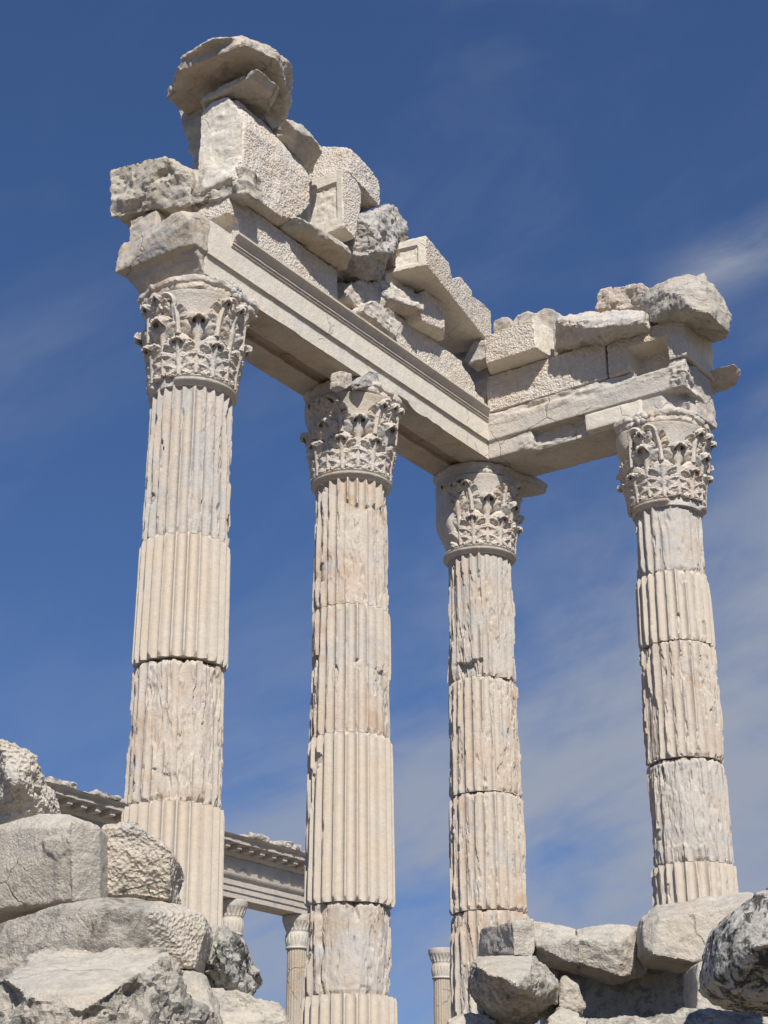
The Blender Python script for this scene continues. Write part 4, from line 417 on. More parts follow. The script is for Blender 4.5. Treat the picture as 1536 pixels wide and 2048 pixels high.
def soft(me, a, seed, keep=None):
    n = len(me.vertices); co = np.empty(n * 3, np.float32); me.vertices.foreach_get('co', co); co = co.reshape(-1, 3)
    s = seed * 7.1
    for i in range(3): co[:, i] += a * (fbm(co * 9 + s + 13 * i, 3) - .5) * 2
    if keep: co = keep(co)
    me.vertices.foreach_set('co', co.ravel()); me.update()
HS, HF, HB, HT = 1.2155, 1.466, 1.74, 1.90
BODY = [(.464, HS), (.464, HF - .012), (.470, HF), (.503, HF), (.503, HB), (.503, HT), (-.50, HT), (-.50, HF), (-.464, HF), (-.464, HS), (-.09, HS), (-.07, HS + .045), (.07, HS + .045), (.09, HS)]
CROWN = [(.45, HB), (.515, HB), (.522, HB + .008), (.522, HB + .022), (.512, HB + .027), (.540, HB + .035), (.540, HB + .05), (.530, HB + .056), (.548, HB + .07), (.556, HB + .095), (.575, HB + .118), (.602, HB + .130), (.612, HB + .135), (.612, HT + .002), (.45, HT + .002)]
def darker_soffit(me):  # down-facing faces take a darker marble than the beam's other faces
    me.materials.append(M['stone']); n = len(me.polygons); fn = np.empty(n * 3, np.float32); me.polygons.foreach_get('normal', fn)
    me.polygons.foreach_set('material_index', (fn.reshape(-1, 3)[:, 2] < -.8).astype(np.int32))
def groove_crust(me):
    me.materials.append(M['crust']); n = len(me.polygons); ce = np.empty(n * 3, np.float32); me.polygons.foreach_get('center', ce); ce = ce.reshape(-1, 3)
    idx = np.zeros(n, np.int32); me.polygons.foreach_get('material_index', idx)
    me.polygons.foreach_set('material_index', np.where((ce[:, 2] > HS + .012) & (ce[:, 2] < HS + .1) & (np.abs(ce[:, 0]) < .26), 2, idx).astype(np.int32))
def chipped(lo, hi, y0, y1, amt, seed):
    def k(co):
        e = np.maximum(0, fbm(np.stack([co[:, 1] * 2.6 + seed, co[:, 1] * 0, co[:, 0] * 0], -1), 4) - .42) * amt
        m = sstep(co[:, 1], y0, y0 + .15) * (1 - sstep(co[:, 1], y1 - .15, y1))
        low = (co[:, 0] > .40) & (co[:, 2] < HS + .03)
        co[:, 2] += np.where(low, e * m, 0); co[:, 0] -= np.where(low, e * m * .15, 0)
        # the sunk strip of the soffit is ragged
        s = (np.abs(co[:, 0]) < .2) & (co[:, 2] < HS + .10)
        co[:, 0] += np.where(s, .018 * (fbm(np.stack([co[:, 1] * 6 + seed, co[:, 0] * 3, co[:, 1] * 0], -1), 3) - .5) * 2, 0)
        return co
    return k
def st(a, b, d=.05): return list(np.linspace(a, b, max(2, int(abs(b - a) / d))))
LONGY = 6.0725
v, f = sweep(densify(BODY, .06), st(-.40, 3.0)); me = mesh('architrave_beam', v, f); soft(me, .0035, 1, chipped(0, 0, -.4, 3., .03, 3)); fixnormals(me)
beam = link('architrave_beam', me, M['cream'], None, 30); darker_soffit(me); groove_crust(me)
tag(beam, 'crisp two-banded architrave beam from the leftmost column to the second, with broken left end', 'architrave', 'marble beams across the column tops')
v, f = sweep(CROWN, st(-.02, 3.0)); me = mesh('crown_moulding', v, f); soft(me, .002, 2); fixnormals(me); link('crown_moulding', me, M['moulding'], beam, 30)
be = remeshed(BEAM_END, .018); roughen(be, .38, 77); link('broken_end', be, M['stone'], beam, 30)
v, f = sweep(densify(BODY, .06), st(3.008, 6.53)); me = mesh('architrave_beam', v, f); soft(me, .0035, 5, chipped(0, 0, 3.3, 4.5, .32, 8)); fixnormals(me)
beam = link('architrave_beam', me, M['cream'], None, 30); darker_soffit(me); groove_crust(me)
tag(beam, 'two-banded architrave beam running from the second column to the inner corner, chipped lower edge', 'architrave', 'marble beams across the column tops')
v, f = sweep(CROWN, st(3.008, 5.46)); me = mesh('crown_moulding', v, f); soft(me, .002, 6)
n = len(me.vertices); co = np.empty(n * 3, np.float32); me.vertices.foreach_get('co', co); co = co.reshape(-1, 3)
w = co[:, 1] > 5.45; co[w, 1] = LONGY - co[w, 0]; me.vertices.foreach_set('co', co.ravel()); fixnormals(me); link('crown_moulding', me, M['moulding'], beam, 30)
# shorter side: front face at y = 5.61, broken crown, ragged middle of the lower band
sb = remeshed(SHORT_BODY, .016)
n = len(sb.vertices); co = np.empty(n * 3, np.float32); sb.vertices.foreach_get('co', co); co = co.reshape(-1, 3)
no = np.empty(n * 3, np.float32); sb.vertex_normals.foreach_get('vector', no); no = no.reshape(-1, 3)
ragged = np.maximum(sstep(co[:, 2], HF + .10, HT - .05), np.where(co[:, 2] < HF - .02, sstep(co[:, 0], .9, 1.1) * (1 - sstep(co[:, 0], 1.95, 2.0)), 0))
ragged = np.maximum(ragged, sstep(co[:, 0], 3.22, 3.30))
ragged = np.where(co[:, 1] > 5.9, ragged * .3, ragged)
lay = fbm(np.stack([co[:, 0] * 2.5, co[:, 1] * 2.5, co[:, 2] * 11], -1), 4) - .5
co = co + no * (ragged * (.12 * lay + .07 * (fbm(co * 12, 3) - .5) * (.4 + sstep(co[:, 0], 3.1, 3.3))))[:, None] + no * (.004 * (vnoise(co * 30) - .5))[:, None]
sb.vertices.foreach_set('co', co.ravel()); sb.update()
beam = link('architrave_beam', sb, M['weathered'], None, 38)
tag(beam, 'weathered beam from the inner corner to the rightmost column, its crown moulding broken away', 'architrave', 'marble beams across the column tops')
me = remeshed(SHORT_PATCH, .02); roughen(me, .12, 91); link('repair_patch', me, M['cream'], beam, 30)
# ------------------------------------------------------------------ columns
def drum(parent, z0, z1, psi, seed, mat, ero=.0, amp=.0, vert=.35, regions=(), chips=.3, dr=0., ends=.02, phase=0.):
    NF, K = 24, 16; NT = NF * K; nz = max(4, int((z1 - z0) / .017))
    th = np.arange(NT) * 2 * np.pi / NT; zz = np.linspace(z0, z1, nz); T, Zg = np.meshgrid(th, zz)
    r = .462 - .0104 * Zg + dr
    ph = np.mod(T * NF / (2 * np.pi) + phase, 1.); fw = .085
    u = np.clip((ph - .5) / (.5 - fw), -1, 1); depth = .060 * np.sqrt(np.maximum(0, 1 - u * u))
    P = np.stack([np.cos(T) * .5, np.sin(T) * .5, Zg], -1).astype(np.float32); sd = np.float32(seed * 9.73)
    Pa = P * np.array([9, 9, 6 * vert], np.float32) + sd
    nse = fbm(Pa, 3); brk = .5 * sstep(nse, .455, .468) + .5 * sstep(nse, .55, .562); n2 = fbm(P * 2.2 + sd + 40, 3); n3 = fbm(P * np.array([18, 18, 6], np.float32) + sd, 3)
    e = ero + amp * (  .70 * brk + (n2 - .5) * .5)
    rel = np.degrees(np.mod(T - psi + np.pi, 2 * np.pi) - np.pi)
    jit = (fbm(P * 6 + sd + 9, 3) - .5)
    for a0, a1, lo, hi, ev, av in regions:
        w = sstep(rel + jit * 14, a0 - 1.5, a0 + 1.5) * (1 - sstep(rel + jit * 14, a1 - 1.5, a1 + 1.5)) * sstep(Zg + jit * .16, lo - .01, lo + .01) * (1 - sstep(Zg + jit * .16, hi - .01, hi + .01))
        e = e * (1 - w) + w * (ev + av * (.55 * brk + (n2 - .5) * .5))
    e = e + min(1., amp * 14) * (.030 * np.maximum(0, n3 - .52) * 2 + .022 * np.maximum(0, vnoise(P * np.array([11, 11, 5], np.float32) + sd + 3) - .62) * 2)
    rs = random.Random(seed * 31)
    for _ in range(int(3 + 5 * min(1, amp * 18)) if chips > .2 else 0):
        ta, za = psi + R(rs.uniform(-80, 80)), rs.uniform(z0 + .05, z1 - .05); aa, bb = rs.uniform(.03, .10), rs.uniform(.05, .17); kd = rs.uniform(.6, 1.)
        dt = (np.mod(T - ta + np.pi, 2 * np.pi) - np.pi) * .5
        q = 1 - np.sqrt((dt / aa) ** 2 + ((Zg - za) / bb) ** 2) + jit * 1.6
        e = np.maximum(e, .058 * kd * sstep(q, 0, .10) * (1 - .35 * sstep(q, .2, 1.)))
    dd = np.minimum(Zg - z0, z1 - Zg)
    e = e + ends * (1 - sstep(dd, 0, .05)) * (.3 + 2.2 * np.maximum(0, n3 - .35)) 
    e = e + chips * .30 * np.maximum(0, n3 * .6 + nse * .4 - .60)
    e = np.maximum(e, 0)
    worn = sstep(e, .025, .08)
    Rr = np.minimum(r - depth * (1 - .35 * worn), r - e)
    Rr = Rr + worn * (.014 * (n3 - .5) + .016 * (fbm(P * np.array([20, 20, 3], np.float32) + sd, 3) - .5)) + (.0015 + .003 * worn) * (vnoise(P * 34 + sd) - .5)
    V = np.stack([np.cos(T) * Rr, np.sin(T) * Rr, Zg], -1).reshape(-1, 3)
    V = np.concatenate([V, [[0, 0, z0], [0, 0, z1]]]); b, t = nz * NT, nz * NT + 1
    i = np.arange(nz - 1)[:, None] * NT; j = np.arange(NT)[None, :]; k = (j + 1) % NT
    F = np.stack([i + j, i + k, i + NT + k, i + NT + j], -1).reshape(-1, 4).tolist()
    F += [(q, b, (q + 1) % NT)[::1] for q in range(NT)]; o_ = (nz - 1) * NT
    F += [(o_ + q, o_ + (q + 1) % NT, t) for q in range(NT)]
    return link('drum', mesh('drum', V.tolist(), F), mat, parent, 42)
def lathe(pr, n=96, fn=None):
    v = []; f = []
    for (r, z) in pr:
        for i in range(n):
            a = 2 * math.pi * i / n; rr = fn(r, z, a) if fn else r
            v.append((rr * math.cos(a), rr * math.sin(a), z))
    m = len(pr)
    for k in range(m - 1):
        for i in range(n): f.append((k*n+i, k*n+(i+1) % n, (k+1)*n+(i+1) % n, (k+1)*n+i))
    v += [(0, 0, pr[0][1]), (0, 0, pr[-1][1])]; b = len(v) - 2
    for i in range(n): f.append((i, b, (i+1) % n)); f.append(((m-1)*n+i, (m-1)*n+(i+1) % n, b+1))
    me = mesh('lathe', v, f); fixnormals(me); return me
BELL = [(.42, 0.0), (.45, .02), (.45, .1), (.452, .2), (.458, .35), (.468, .5), (.485, .65), (.512, .8), (.545, .92), (.568, .985), (.58, 1.01), (.582, 1.03), (.56, 1.045)]
def bellr(z):
    for (r0, z0), (r1, z1) in zip(BELL, BELL[1:]):
        if z <= z1: return r0 + (r1 - r0) * (z - z0) / max(1e-6, z1 - z0)
    return BELL[-1][0]
def leaf_mesh(h, z0, w0, tip, seed, broken=0.):
    """acanthus leaf standing on the bell, local frame: +X outward, Z up, Y across"""
    rnd = random.Random(seed); NU, NV = 37, 44; v = []; f = []
    nlob = 4
    for iv in range(NV):
        tt_ = iv / (NV - 1); t = tt_ * (1 - broken)
        for iu in range(NU):
            u = iu / (NU - 1) * 2 - 1; au = abs(u)
            ph = nlob * (t - .26 * au ** .8) + .15                       # lobes sweep outward and up from the midrib
            ridge = abs(math.sin(math.pi * ph))
            w = w0 * (.84 + .40 * math.sin(math.pi * min(1, t * .95)) ** .8 - .55 * max(0, t - .72) / .28) * (.74 + .30 * abs(math.sin(math.pi * (nlob * (t - .26) + .15))) ** .6)
            if t < .78: z = z0 + h * t / .78 * .93; out = .02 + .05 * (t / .78) ** 2.2
            else:
                q = (t - .78) / .22 * math.pi * .92; z = z0 + h * .93 + math.sin(q) * h * .075; out = .07 + (1 - math.cos(q)) * .5 * tip
            rib = .034 * math.exp(-(u / .11) ** 2)
            side = float(sstep(np.float64(au), .12, .26))
            vein = side * (.060 * ridge ** .6 - .050) * (1 - .25 * au)
            fine_ = side * .007 * math.sin(2 * math.pi * 3 * ph)
            drill = -.085 * max(0, 1 - ((au - .24) / .13) ** 2) * max(0, 1 - ridge * 2.2)
            cup = .030 * (1 - (au - .55) ** 2 * 2.6) - .06 * max(0, au - .78) / .22
            d = out + rib + vein + fine_ + drill + cup
            zz = z - .10 * h * au ** 2 * (.3 + t) + rnd.uniform(-.003, .003)
            a = u * w / .47; rr = bellr(min(max(zz, 0), 1.0)) + d + rnd.uniform(-.003, .003)
            v.append((rr * math.cos(a), rr * math.sin(a), zz))
    for iv in range(NV - 1):
        for iu in range(NU - 1):
            a = iv * NU + iu; f.append((a, a + 1, a + NU + 1, a + NU))
    nv = len(v); back = []
    for (x, y, z) in v:
        s = math.hypot(x, y); back.append((x * (s - .03) / s, y * (s - .03) / s, z - .004))
    v += back; f += [tuple(i + nv for i in q[::-1]) for q in f]
    rim = [i for i in range(NU)] + [k * NU + NU - 1 for k in range(1, NV)] + [(NV - 1) * NU + i for i in range(NU - 2, -1, -1)] + [k * NU for k in range(NV - 2, 0, -1)]
    for a, b in zip(rim, rim[1:] + rim[:1]): f.append((b, a, a + nv, b + nv))
    return mesh('acanthus_leaf', v, f)
def tube(path, rad, n=8):
    v = []; f = []; P = [Vector(p) for p in path]
    for i, p in enumerate(P):
        d = (P[min(i + 1, len(P) - 1)] - P[max(i - 1, 0)]).normalized()
        rad_dir = Vector((p.x, p.y, 0)).normalized(); s = d.cross(rad_dir)
        s = s.normalized() if s.length > 1e-4 else Vector((0, 0, 1)); q = s.cross(d)
        rr = rad[i] if isinstance(rad, list) else rad
        for k in range(n):
            a = 2 * math.pi * k / n; v.append(p + s * rr * math.cos(a) + q * rr * 1.5 * math.sin(a))
    for i in range(len(P) - 1):
        for k in range(n): f.append((i*n+k, i*n+(k+1) % n, (i+1)*n+(k+1) % n, (i+1)*n+k))
    f.append(tuple(range(n))[::-1]); f.append(tuple((len(P)-1)*n+k for k in range(n)))
    return v, f
def helix_mesh(side):
    """one inner spiral with its stalk, local frame centred on a face: +X outward"""
    pts = []; rad = []
    for i in range(10):
        t = i / 9; pts.append((side * (.215 - .045 * t ** 2), .50 + .36 * t)); rad.append(.036 - .010 * t)
    cx_, cz_ = side * .075, .862
    for i in range(1, 40):
        a = i / 39 * 2 * math.pi * 1.02; rr = .100 * (1 - i / 39 * .72)
        pts.append((cx_ + side * rr * math.cos(a), cz_ + rr * 1.25 * math.sin(a))); rad.append(.032 * (1 - .3 * i / 39))
    path = []
    for i, (y, z) in enumerate(pts):
        a = y / .56; rr = bellr(min(z, 1.0)) + .062; path.append((rr * math.cos(a), rr * math.sin(a), z))
    v, f = tube(path, rad)
    me = mesh('volute', v, f); fixnormals(me); return me
LEAF_A = [leaf_mesh(.41, .02, .185, .055, 1), leaf_mesh(.39, .02, .18, .045, 2), leaf_mesh(.41, .02, .185, .05, 3, .20)]
LEAF_B = [leaf_mesh(.66, .04, .20, .08, 4), leaf_mesh(.64, .04, .195, .06, 5), leaf_mesh(.66, .04, .20, .05, 6, .22)]
LEAF_C = [leaf_mesh(.44, .48, .12, .05, 7), leaf_mesh(.46, .46, .125, .06, 8), leaf_mesh(.46, .46, .12, .04, 9, .25)]
LEAF_D = leaf_mesh(.48, .50, .10, .05, 10)
HELIX = [helix_mesh(-1), helix_mesh(1)]
def capital(parent, psi, seed, bulge=(), skip=(), corners={}, flowers=(), ring=None, scarred=()):
    rnd = random.Random(seed); D = math.degrees
    def rel(a): return (D(a - psi) + 180) % 360 - 180
    def bf(r, z, a):
        q = rel(a)
        for a0, a1, rb, zb in bulge:
            w = float(sstep(np.float64(q), a0 - 8, a0 + 8) * (1 - sstep(np.float64(q), a1 - 8, a1 + 8)))
            r = r + w * max(0, rb - r) * float(sstep(np.float64(z), zb - .3, zb + .15))
        return r + .006 * (float(vnoise(np.array([[a * 5, z * 9, seed]]))[0]) - .5)
    pr = []
    for (r0, z0), (r1, z1) in zip(BELL, BELL[1:]):
        k = max(1, int((z1 - z0) / .03)); pr += [(r0 + (r1 - r0) * i / k, z0 + (z1 - z0) * i / k) for i in range(k)]
    pr.append(BELL[-1])
    cap = link('capital', lathe(pr, 120, bf), M['capital'], parent, 40)
    def child(name, me, ang, sc=1., mat='capital', dz=0.):
        o = bpy.data.objects.new(name, me); col.objects.link(o); o.parent = cap; o.rotation_euler = (0, 0, ang); o.scale = (1, 1, sc); o.location = (0, 0, dz)
        if not me.materials: me.materials.append(M[mat])
        for p_ in me.polygons[:1]:
            if not p_.use_smooth: me.polygons.foreach_set('use_smooth', np.ones(len(me.polygons), bool)); me.set_sharp_from_angle(angle=R(50))
        return o
    def skipped(a, row): return any(a0 <= rel(a) <= a1 and row in rows for a0, a1, rows in skip)
    for k in range(8):
        a = R(45 * k + 22.5)
        if not skipped(a, 1): child('acanthus_leaf', LEAF_A[rnd.choice((0, 0, 1, 2))], a, rnd.uniform(.96, 1.06))
        a = R(45 * k)
        if not skipped(a, 2): child('acanthus_leaf', LEAF_B[rnd.choice((0, 1, 0, 2)) if abs(rel(a)) > 20 else 0], a, rnd.uniform(.97, 1.04))
        for q in (1,):
            a = R(45 * k + 22.5 + (-6 if k % 2 == 0 else 6))
            if not skipped(a, 3): child('small_leaf', LEAF_C[rnd.choice((0, 1, 2))], a, rnd.uniform(.95, 1.05))
    for k in range(4):
        for si_, h_ in zip((-1, 1), HELIX):
            if not skipped(R(90 * k), 4) and (si_ * rel(R(90 * k)) < 0 or rnd.random() < .6): child('volute', h_, R(90 * k), 1.)
        if not skipped(R(90 * k), 3): child('small_leaf', LEAF_D, R(90 * k), rnd.uniform(.9, 1.))
    # abacus: concave sides, corners as they survive
    def abf(r, z, a):
        q = D(a) % 90; c = 45 - abs(q - 45); kc = int(round((D(a) - 45) / 90)) % 4
        cr_ = corners.get(kc, .64); w = max(0, (c - 8) / 37) ** 1.6 if c > 8 else 0
        base = .545 + (cr_ - .545) * w
        if cr_ < .8: base += .11 * (math.floor(5 * float(fbm(np.array([[math.cos(a) * 2.6 + seed, math.sin(a) * 2.6, z * 2]]), 2)[0])) / 5 - .4) * (c > 14) +  .03 * (float(fbm(np.array([[math.cos(a) * 4, math.sin(a) * 4, z * 5 + seed]]), 3)[0]) - .5) * 2
        return base + r
    apr = [(-.06, 1.04), (-.03, 1.05), (-.005, 1.06), (.0, 1.085), (.0, 1.112), (-.022, 1.118), (-.022, 1.132), (.022, 1.138), (.026, 1.15), (.028, 1.2), (.026, 1.2135)]
    ab = lathe(apr, 180, abf); tmp = bpy.data.objects.new('tmp', ab); col.objects.link(tmp); md = tmp.modifiers.new('r', 'REMESH'); md.mode = 'VOXEL'; md.voxel_size = .014
    dg = bpy.context.evaluated_depsgraph_get(); dg.update(); am = bpy.data.meshes.new_from_object(tmp.evaluated_get(dg)); bpy.data.objects.remove(tmp); bpy.data.meshes.remove(ab)
    roughen(am, .34, seed + 60); am.name = 'abacus'; link('abacus', am, M['capital'], cap, 30)
    for k in flowers:
        a = R(90 * k); v = []; 
        bm = bmesh.new()
        for i in range(7):
            t = 2 * math.pi * i / 6; rr = .055 if i < 6 else 0
            s = bmesh.ops.create_icosphere(bm, subdivisions=2, radius=.045 if i < 6 else .035)['verts']
            for x in s: x.co = Vector((.60 + x.co.x * .9, x.co.y + rr * math.cos(t), 1.115 + x.co.z + rr * math.sin(t)))
        me = bpy.data.meshes.new('flower'); bm.to_mesh(me); bm.free(); roughen(me, .25, seed + k); child('flower', me, a)
    # astragal ring
    def rf(r, z, a):
        q = rel(a); keep = 1.
        if ring:
            keep = max(float(sstep(np.float64(q), a0 - 3, a0 + 3) * (1 - sstep(np.float64(q), a1 - 3, a1 + 3))) for a0, a1 in ring)
        nn = float(fbm(np.array([[math.cos(a) * 5, math.sin(a) * 5, seed * 3. + z]]), 3)[0])
        return r * keep + (1 - keep) * min(r, .452 + .05 * (nn - .5) + .25 * (0 if z > -.06 else 0)) + .004 * (nn - .5)
    rp = [(.42, -.085), (.452, -.08), (.466, -.055), (.492, -.045), (.503, -.03), (.503, -.014), (.494, -.008), (.474, -.004), (.474, .002), (.49, .008), (.496, .016), (.49, .027), (.47, .033), (.42, .034)]
    link('astragal', lathe(rp, 144, rf), M['capital'], cap, 40)
    return cap
def attic_base(parent):
    pr = [(.60, -7.28), (.60, -7.24), (.62, -7.23), (.655, -7.2), (.665, -7.16), (.655, -7.12)]
    pr = [(.70, -7.9), (.74, -7.9), (.76, -7.74), (.74, -7.68), (.66, -7.66), (.62, -7.58), (.64, -7.52), (.67, -7.49), (.68, -7.44), (.67, -7.39), (.58, -7.37), (.54, -7.3)]
    link('base', lathe(pr, 64), M['weathered'], parent, 40)
S1, S2, LL = 3.0362, 2.8502, 6.0725
def column(loc, label):
    c = empty('corinthian_column', loc); tag(c, label, 'column', 'four standing marble columns')
    psi = math.atan2(CAM.y - loc[1], CAM.x - loc[0]); attic_base(c); return c, psi
# A
c, p = column((0, 0, 0), 'leftmost and nearest of the four tall fluted columns, with two crisp cream drums')
capital(c, p, 11, skip=[(-180, -75, (1, 3))], corners={3: .60, 0: .72, 1: .64, 2: .62}, flowers=(0,), ring=[(-80, -62), (-25, 180), (-180, -100)])
drum(c, -1.81, -.06, p, 1, M['drum_grey'], ero=.006, amp=.035, regions=[(-90, -20, -1.6, -.06, .004, .02), (20, 90, -1.1, -.3, .012, .05)], chips=.5)
drum(c, -3.17, -1.815, p, 2, M['drum_cream'], ero=0, amp=0, chips=.12, dr=.004, ends=.035)
drum(c, -4.66, -3.20, p, 3, M['drum_tan'], ero=.024, amp=.045, chips=.5, ends=.05, regions=[(-32, 2, -4.66, -4.38, .055, .05), (-90, -45, -4.66, -3.2, .010, .04)])
drum(c, -7.3, -4.665, p, 4, M['drum_cream'], ero=0, amp=0, chips=.10, dr=.004)
# B
c, p = column((0, S1, 0), 'second fluted column from the left, a restored flute patch under its capital')
capital(c, p, 12, bulge=[(-140, -52, .60, .85)], skip=[(-140, -58, (3, 4))], corners={3: .59, 0: .64, 1: .64, 2: .60})
drum(c, -1.70, -.06, p, 5, M['drum_tan'], ero=.014, amp=.042, chips=.5, regions=[(-12, 60, -.40, -.06, 0, 0), (-60, -12, -.26, -.06, .002, 0), (-90, -38, -1.7, -.1, .004, .03), (-5, 55, -1.65, -.42, .040, .03)])
drum(c, -3.27, -1.705, p, 6, M['drum_tan'], ero=.008, amp=.02, chips=.3, regions=[(5, 90, -2.45, -1.7, 0, 0), (30, 90, -3.27, -2.5, .03, .06), (-90, -55, -3.27, -2.3, .02, .10)])
drum(c, -5.20, -3.275, p, 7, M['drum_cream'], ero=0, amp=0, chips=.12, dr=.003, regions=[(-90, -38, -4.8, -3.5, .010, .10)], ends=.05)
drum(c, -6.19, -5.205, p, 8, M['drum_grey'], ero=.045, amp=.05, chips=.6, dr=-.008, ends=.03, regions=[(-90, -45, -6.2, -5.2, .005, .05), (-30, 32, -6.15, -5.25, .052, .02)])
drum(c, -7.3, -6.195, p, 9, M['drum_cream'], ero=0, amp=0, chips=.1, dr=.004)
# C
c, p = column((0, LL, 0), 'third fluted column, farthest back, standing under the inner corner of the beams')
capital(c, p, 13, bulge=[(-150, -40, .59, .36)], skip=[(-150, -50, (1, 2, 3, 4)), (40, 90, (4,))], corners={3: .58, 0: 1.02, 1: .64, 2: .62})
drum(c, -1.82, -.06, p, 15, M['drum_grey'], ero=.012, amp=.060, vert=.20, chips=.7, regions=[(-35, 2, -.36, -.06, 0, 0), (2, 60, -1.2, -.1, .035, .03), (-60, 0, -1.82, -1.6, .07, .1)], ends=.04)
drum(c, -3.36, -1.83, p, 16, M['drum_tan'], ero=.012, amp=.045, chips=.6, ends=.04, regions=[(10, 90, -3.36, -1.83, .028, .06), (-30, 8, -2.2, -1.83, .004, .02)])
drum(c, -4.86, -3.375, p, 17, M['drum_tan'], ero=.006, amp=.045, chips=.6, ends=.06)
drum(c, -7.3, -4.875, p, 18, M['drum_tan'], ero=.012, amp=.06, chips=.6)
# D
c, p = column((S2, LL, 0), 'rightmost fluted column, with a smooth grey patch just below its capital')
capital(c, p, 14, bulge=[(-150, -52, .60, .85)], skip=[(-150, -60, (3, 4)), (-60, -30, (3,))], corners={3: .62, 0: .68, 1: .64, 2: .64}, flowers=(3,), ring=[(-62, 4), (70, 100)])
drum(c, -.95, -.02, p, 21, M['drum_grey'], ero=.030, amp=.05, chips=.4, regions=[(-70, -20, -.95, -.1, .004, .05), (-5, 40, -.93, -.1, .047, .012)])
drum(c, -1.87, -.955, p, 22, M['drum_cream'], ero=.002, amp=.012, chips=.5, ends=.04)
drum(c, -3.34, -1.885, p, 23, M['drum_tan'], ero=.006, amp=.055, chips=.7, ends=.05)
drum(c, -4.60, -3.36, p, 24, M['drum_grey'], ero=.022, amp=.045, chips=.6, ends=.05, regions=[(-35, 20, -4.4, -3.36, .048, .04)])
drum(c, -7.3, -4.605, p, 25, M['drum_cream'], ero=.004, amp=.03, chips=.4, ends=.01)
# ------------------------------------------------------------------ far portico behind, parallel to the long side
PX = -14.
def far_column(y, label, ztop=-1.55):
    c = empty('portico_column', (PX, y, 0)); tag(c, label, 'column', 'small columns of the portico behind')
    def fl(r, z, a): return r - .016 * (1 - abs(math.sin(a * 10)))
    n_ = 26; z0 = -7.9
    zs = [z0 + (ztop - .78 - z0) * i / n_ for i in range(n_ + 1)]
    link('shaft', lathe([(.262 - .02 * i / n_, z) for i, z in enumerate(zs)], 160, fl), M['far_shaft'], c, 40)
    def lf(r, z, a):
        if -.70 < z - ztop < -.42: return r + .022 * abs(math.sin(a * 8)) * math.sin(math.pi * (z - ztop + .70) / .28) + .012 * abs(math.sin(a * 16 + 6 * z))
        if z - ztop > -.36 and z - ztop < -.16: return r + .02 * math.sin(a * 20) * math.sin(math.pi * (z - ztop + .36) / .2)
        return r
    pr = [(.25, -.79), (.275, -.785), (.285, -.765), (.275, -.745), (.262, -.735)] + [(.262 + .01 * i / 8, -.73 + .31 * i / 8) for i in range(9)] + [(.265, -.40), (.27, -.37)] + [(.28 + .075 * (i / 8) ** 1.6, -.36 + .2 * i / 8) for i in range(9)] + [(.36, -.15), (.37, -.13), (.37, -.02), (.34, 0.)]
    link('capital', lathe([(r, z + ztop) for r, z in pr], 128, lf), M['far'], c, 40)
for y, lab in ((20.35, 'small portico column with flaring capital, seen just left of the second tall column'), (17.85, 'small portico column mostly hidden behind the lower shaft of the leftmost column'), (15.35, 'small portico column hidden behind the shaft of the leftmost column'), (12.85, 'small portico column hidden behind the carved block of the left heap'), (10.35, 'last small portico column, at the far left end of the distant entablature'), (26.75, 'free-standing small column with a flat leafy capital, left of the third tall column')):
    far_column(y, lab)
ent = empty('portico_entablature', (PX, 11, -1.55)); ent.scale = (1, 1, .87); tag(ent, 'distant ruined entablature with bracketed cornice, running behind the two left columns', 'entablature')
def far_part(name, pr, y0, y1, step, a, seed, mat='far'):
    v, f = sweep(pr, st(y0, y1, step)); me = mesh(name, v, f); soft(me, a, seed); fixnormals(me)
    o = link(name, me, M[mat], ent, 35); o.matrix_parent_inverse = Matrix.Translation((-PX, -11, 1.55)); return o
X0 = PX + .30
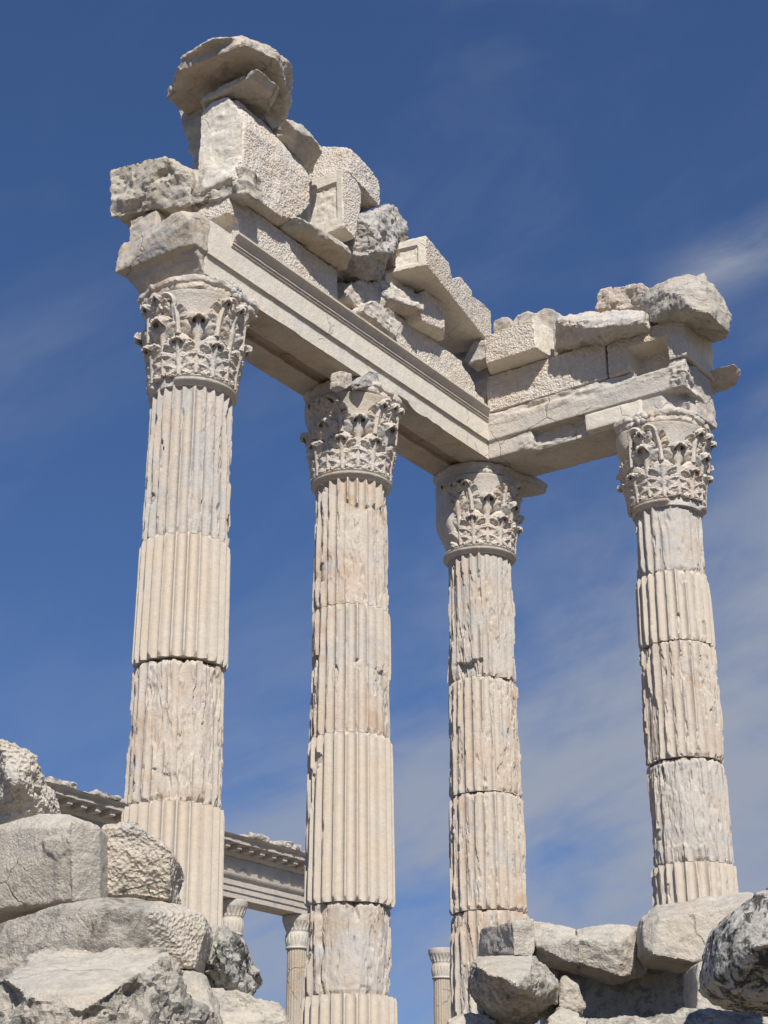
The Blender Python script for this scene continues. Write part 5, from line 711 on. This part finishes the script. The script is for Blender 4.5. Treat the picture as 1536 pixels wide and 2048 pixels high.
far_part('architrave', [(X0, -1.55), (X0, -1.40), (X0 + .03, -1.39), (X0 + .03, -1.24), (X0 + .06, -1.23), (X0 + .06, -1.08), (X0 + .09, -1.06), (X0 + .14, -.98), (X0 + .14, -.94), (PX - .3, -.94), (PX - .3, -1.55)], 9.5, 22.4, .1, .006, 31)
far_part('frieze', [(X0 + .02, -.938), (X0 + .06, -.8), (X0 + .07, -.62), (X0 + .03, -.5), (PX - .3, -.5), (PX - .3, -.938)], 9.5, 22.3, .1, .006, 32)
far_part('cornice', [(X0 + .05, -.498), (X0 + .10, -.44), (X0 + .12, -.40), (X0 + .12, -.26), (X0 + .46, -.25), (X0 + .46, -.13), (X0 + .50, -.12), (X0 + .54, -.08), (X0 + .545, -.07), (PX - .3, -.06), (PX - .3, -.498)], 9.5, 22.3, .12, .02, 33)
y = 9.7; mb = mesh('modillion', [], [])
bm = bmesh.new(); bmesh.ops.create_cube(bm, size=1)
for q in bm.verts: q.co = Vector((q.co.x * .27, q.co.y * .16, q.co.z * .15 - (.02 if q.co.x < 0 else 0)))
bmesh.ops.bevel(bm, geom=bm.edges[:], offset=.012, segments=1, affect='EDGES'); bm.to_mesh(mb); bm.free(); mb.materials.append(M['far'])
while y < 22.2:
    o = bpy.data.objects.new('modillion', mb); col.objects.link(o); o.parent = ent; o.location = (X0 + .255 - PX, y - 11, -.315 + 1.55); y += .42
for i, (ya, yb, hgt) in enumerate(((11.0, 11.8, .22), (12.3, 13.1, .14), (13.4, 13.9, .30), (14.6, 15.5, .16), (17.4, 18.1, .22), (18.55, 19.35, .34), (19.85, 20.7, .30), (21.1, 21.9, .2))):
    pts = [[x, yy, zz] for x in (X0 + .12, X0 + .58) for yy in (ya, yb) for zz in (-.08, hgt * .32)] + [[X0 + .60, (ya + yb) / 2, hgt * .3], [X0 + .2, (ya + yb) / 2, hgt * .4]]
    me = remeshed([pts], .03); roughen(me, .9, 200 + i); o = link('gutter_stone', me, M['far'], ent, 38); o.matrix_parent_inverse = Matrix.Translation((-PX, -11, 1.55))
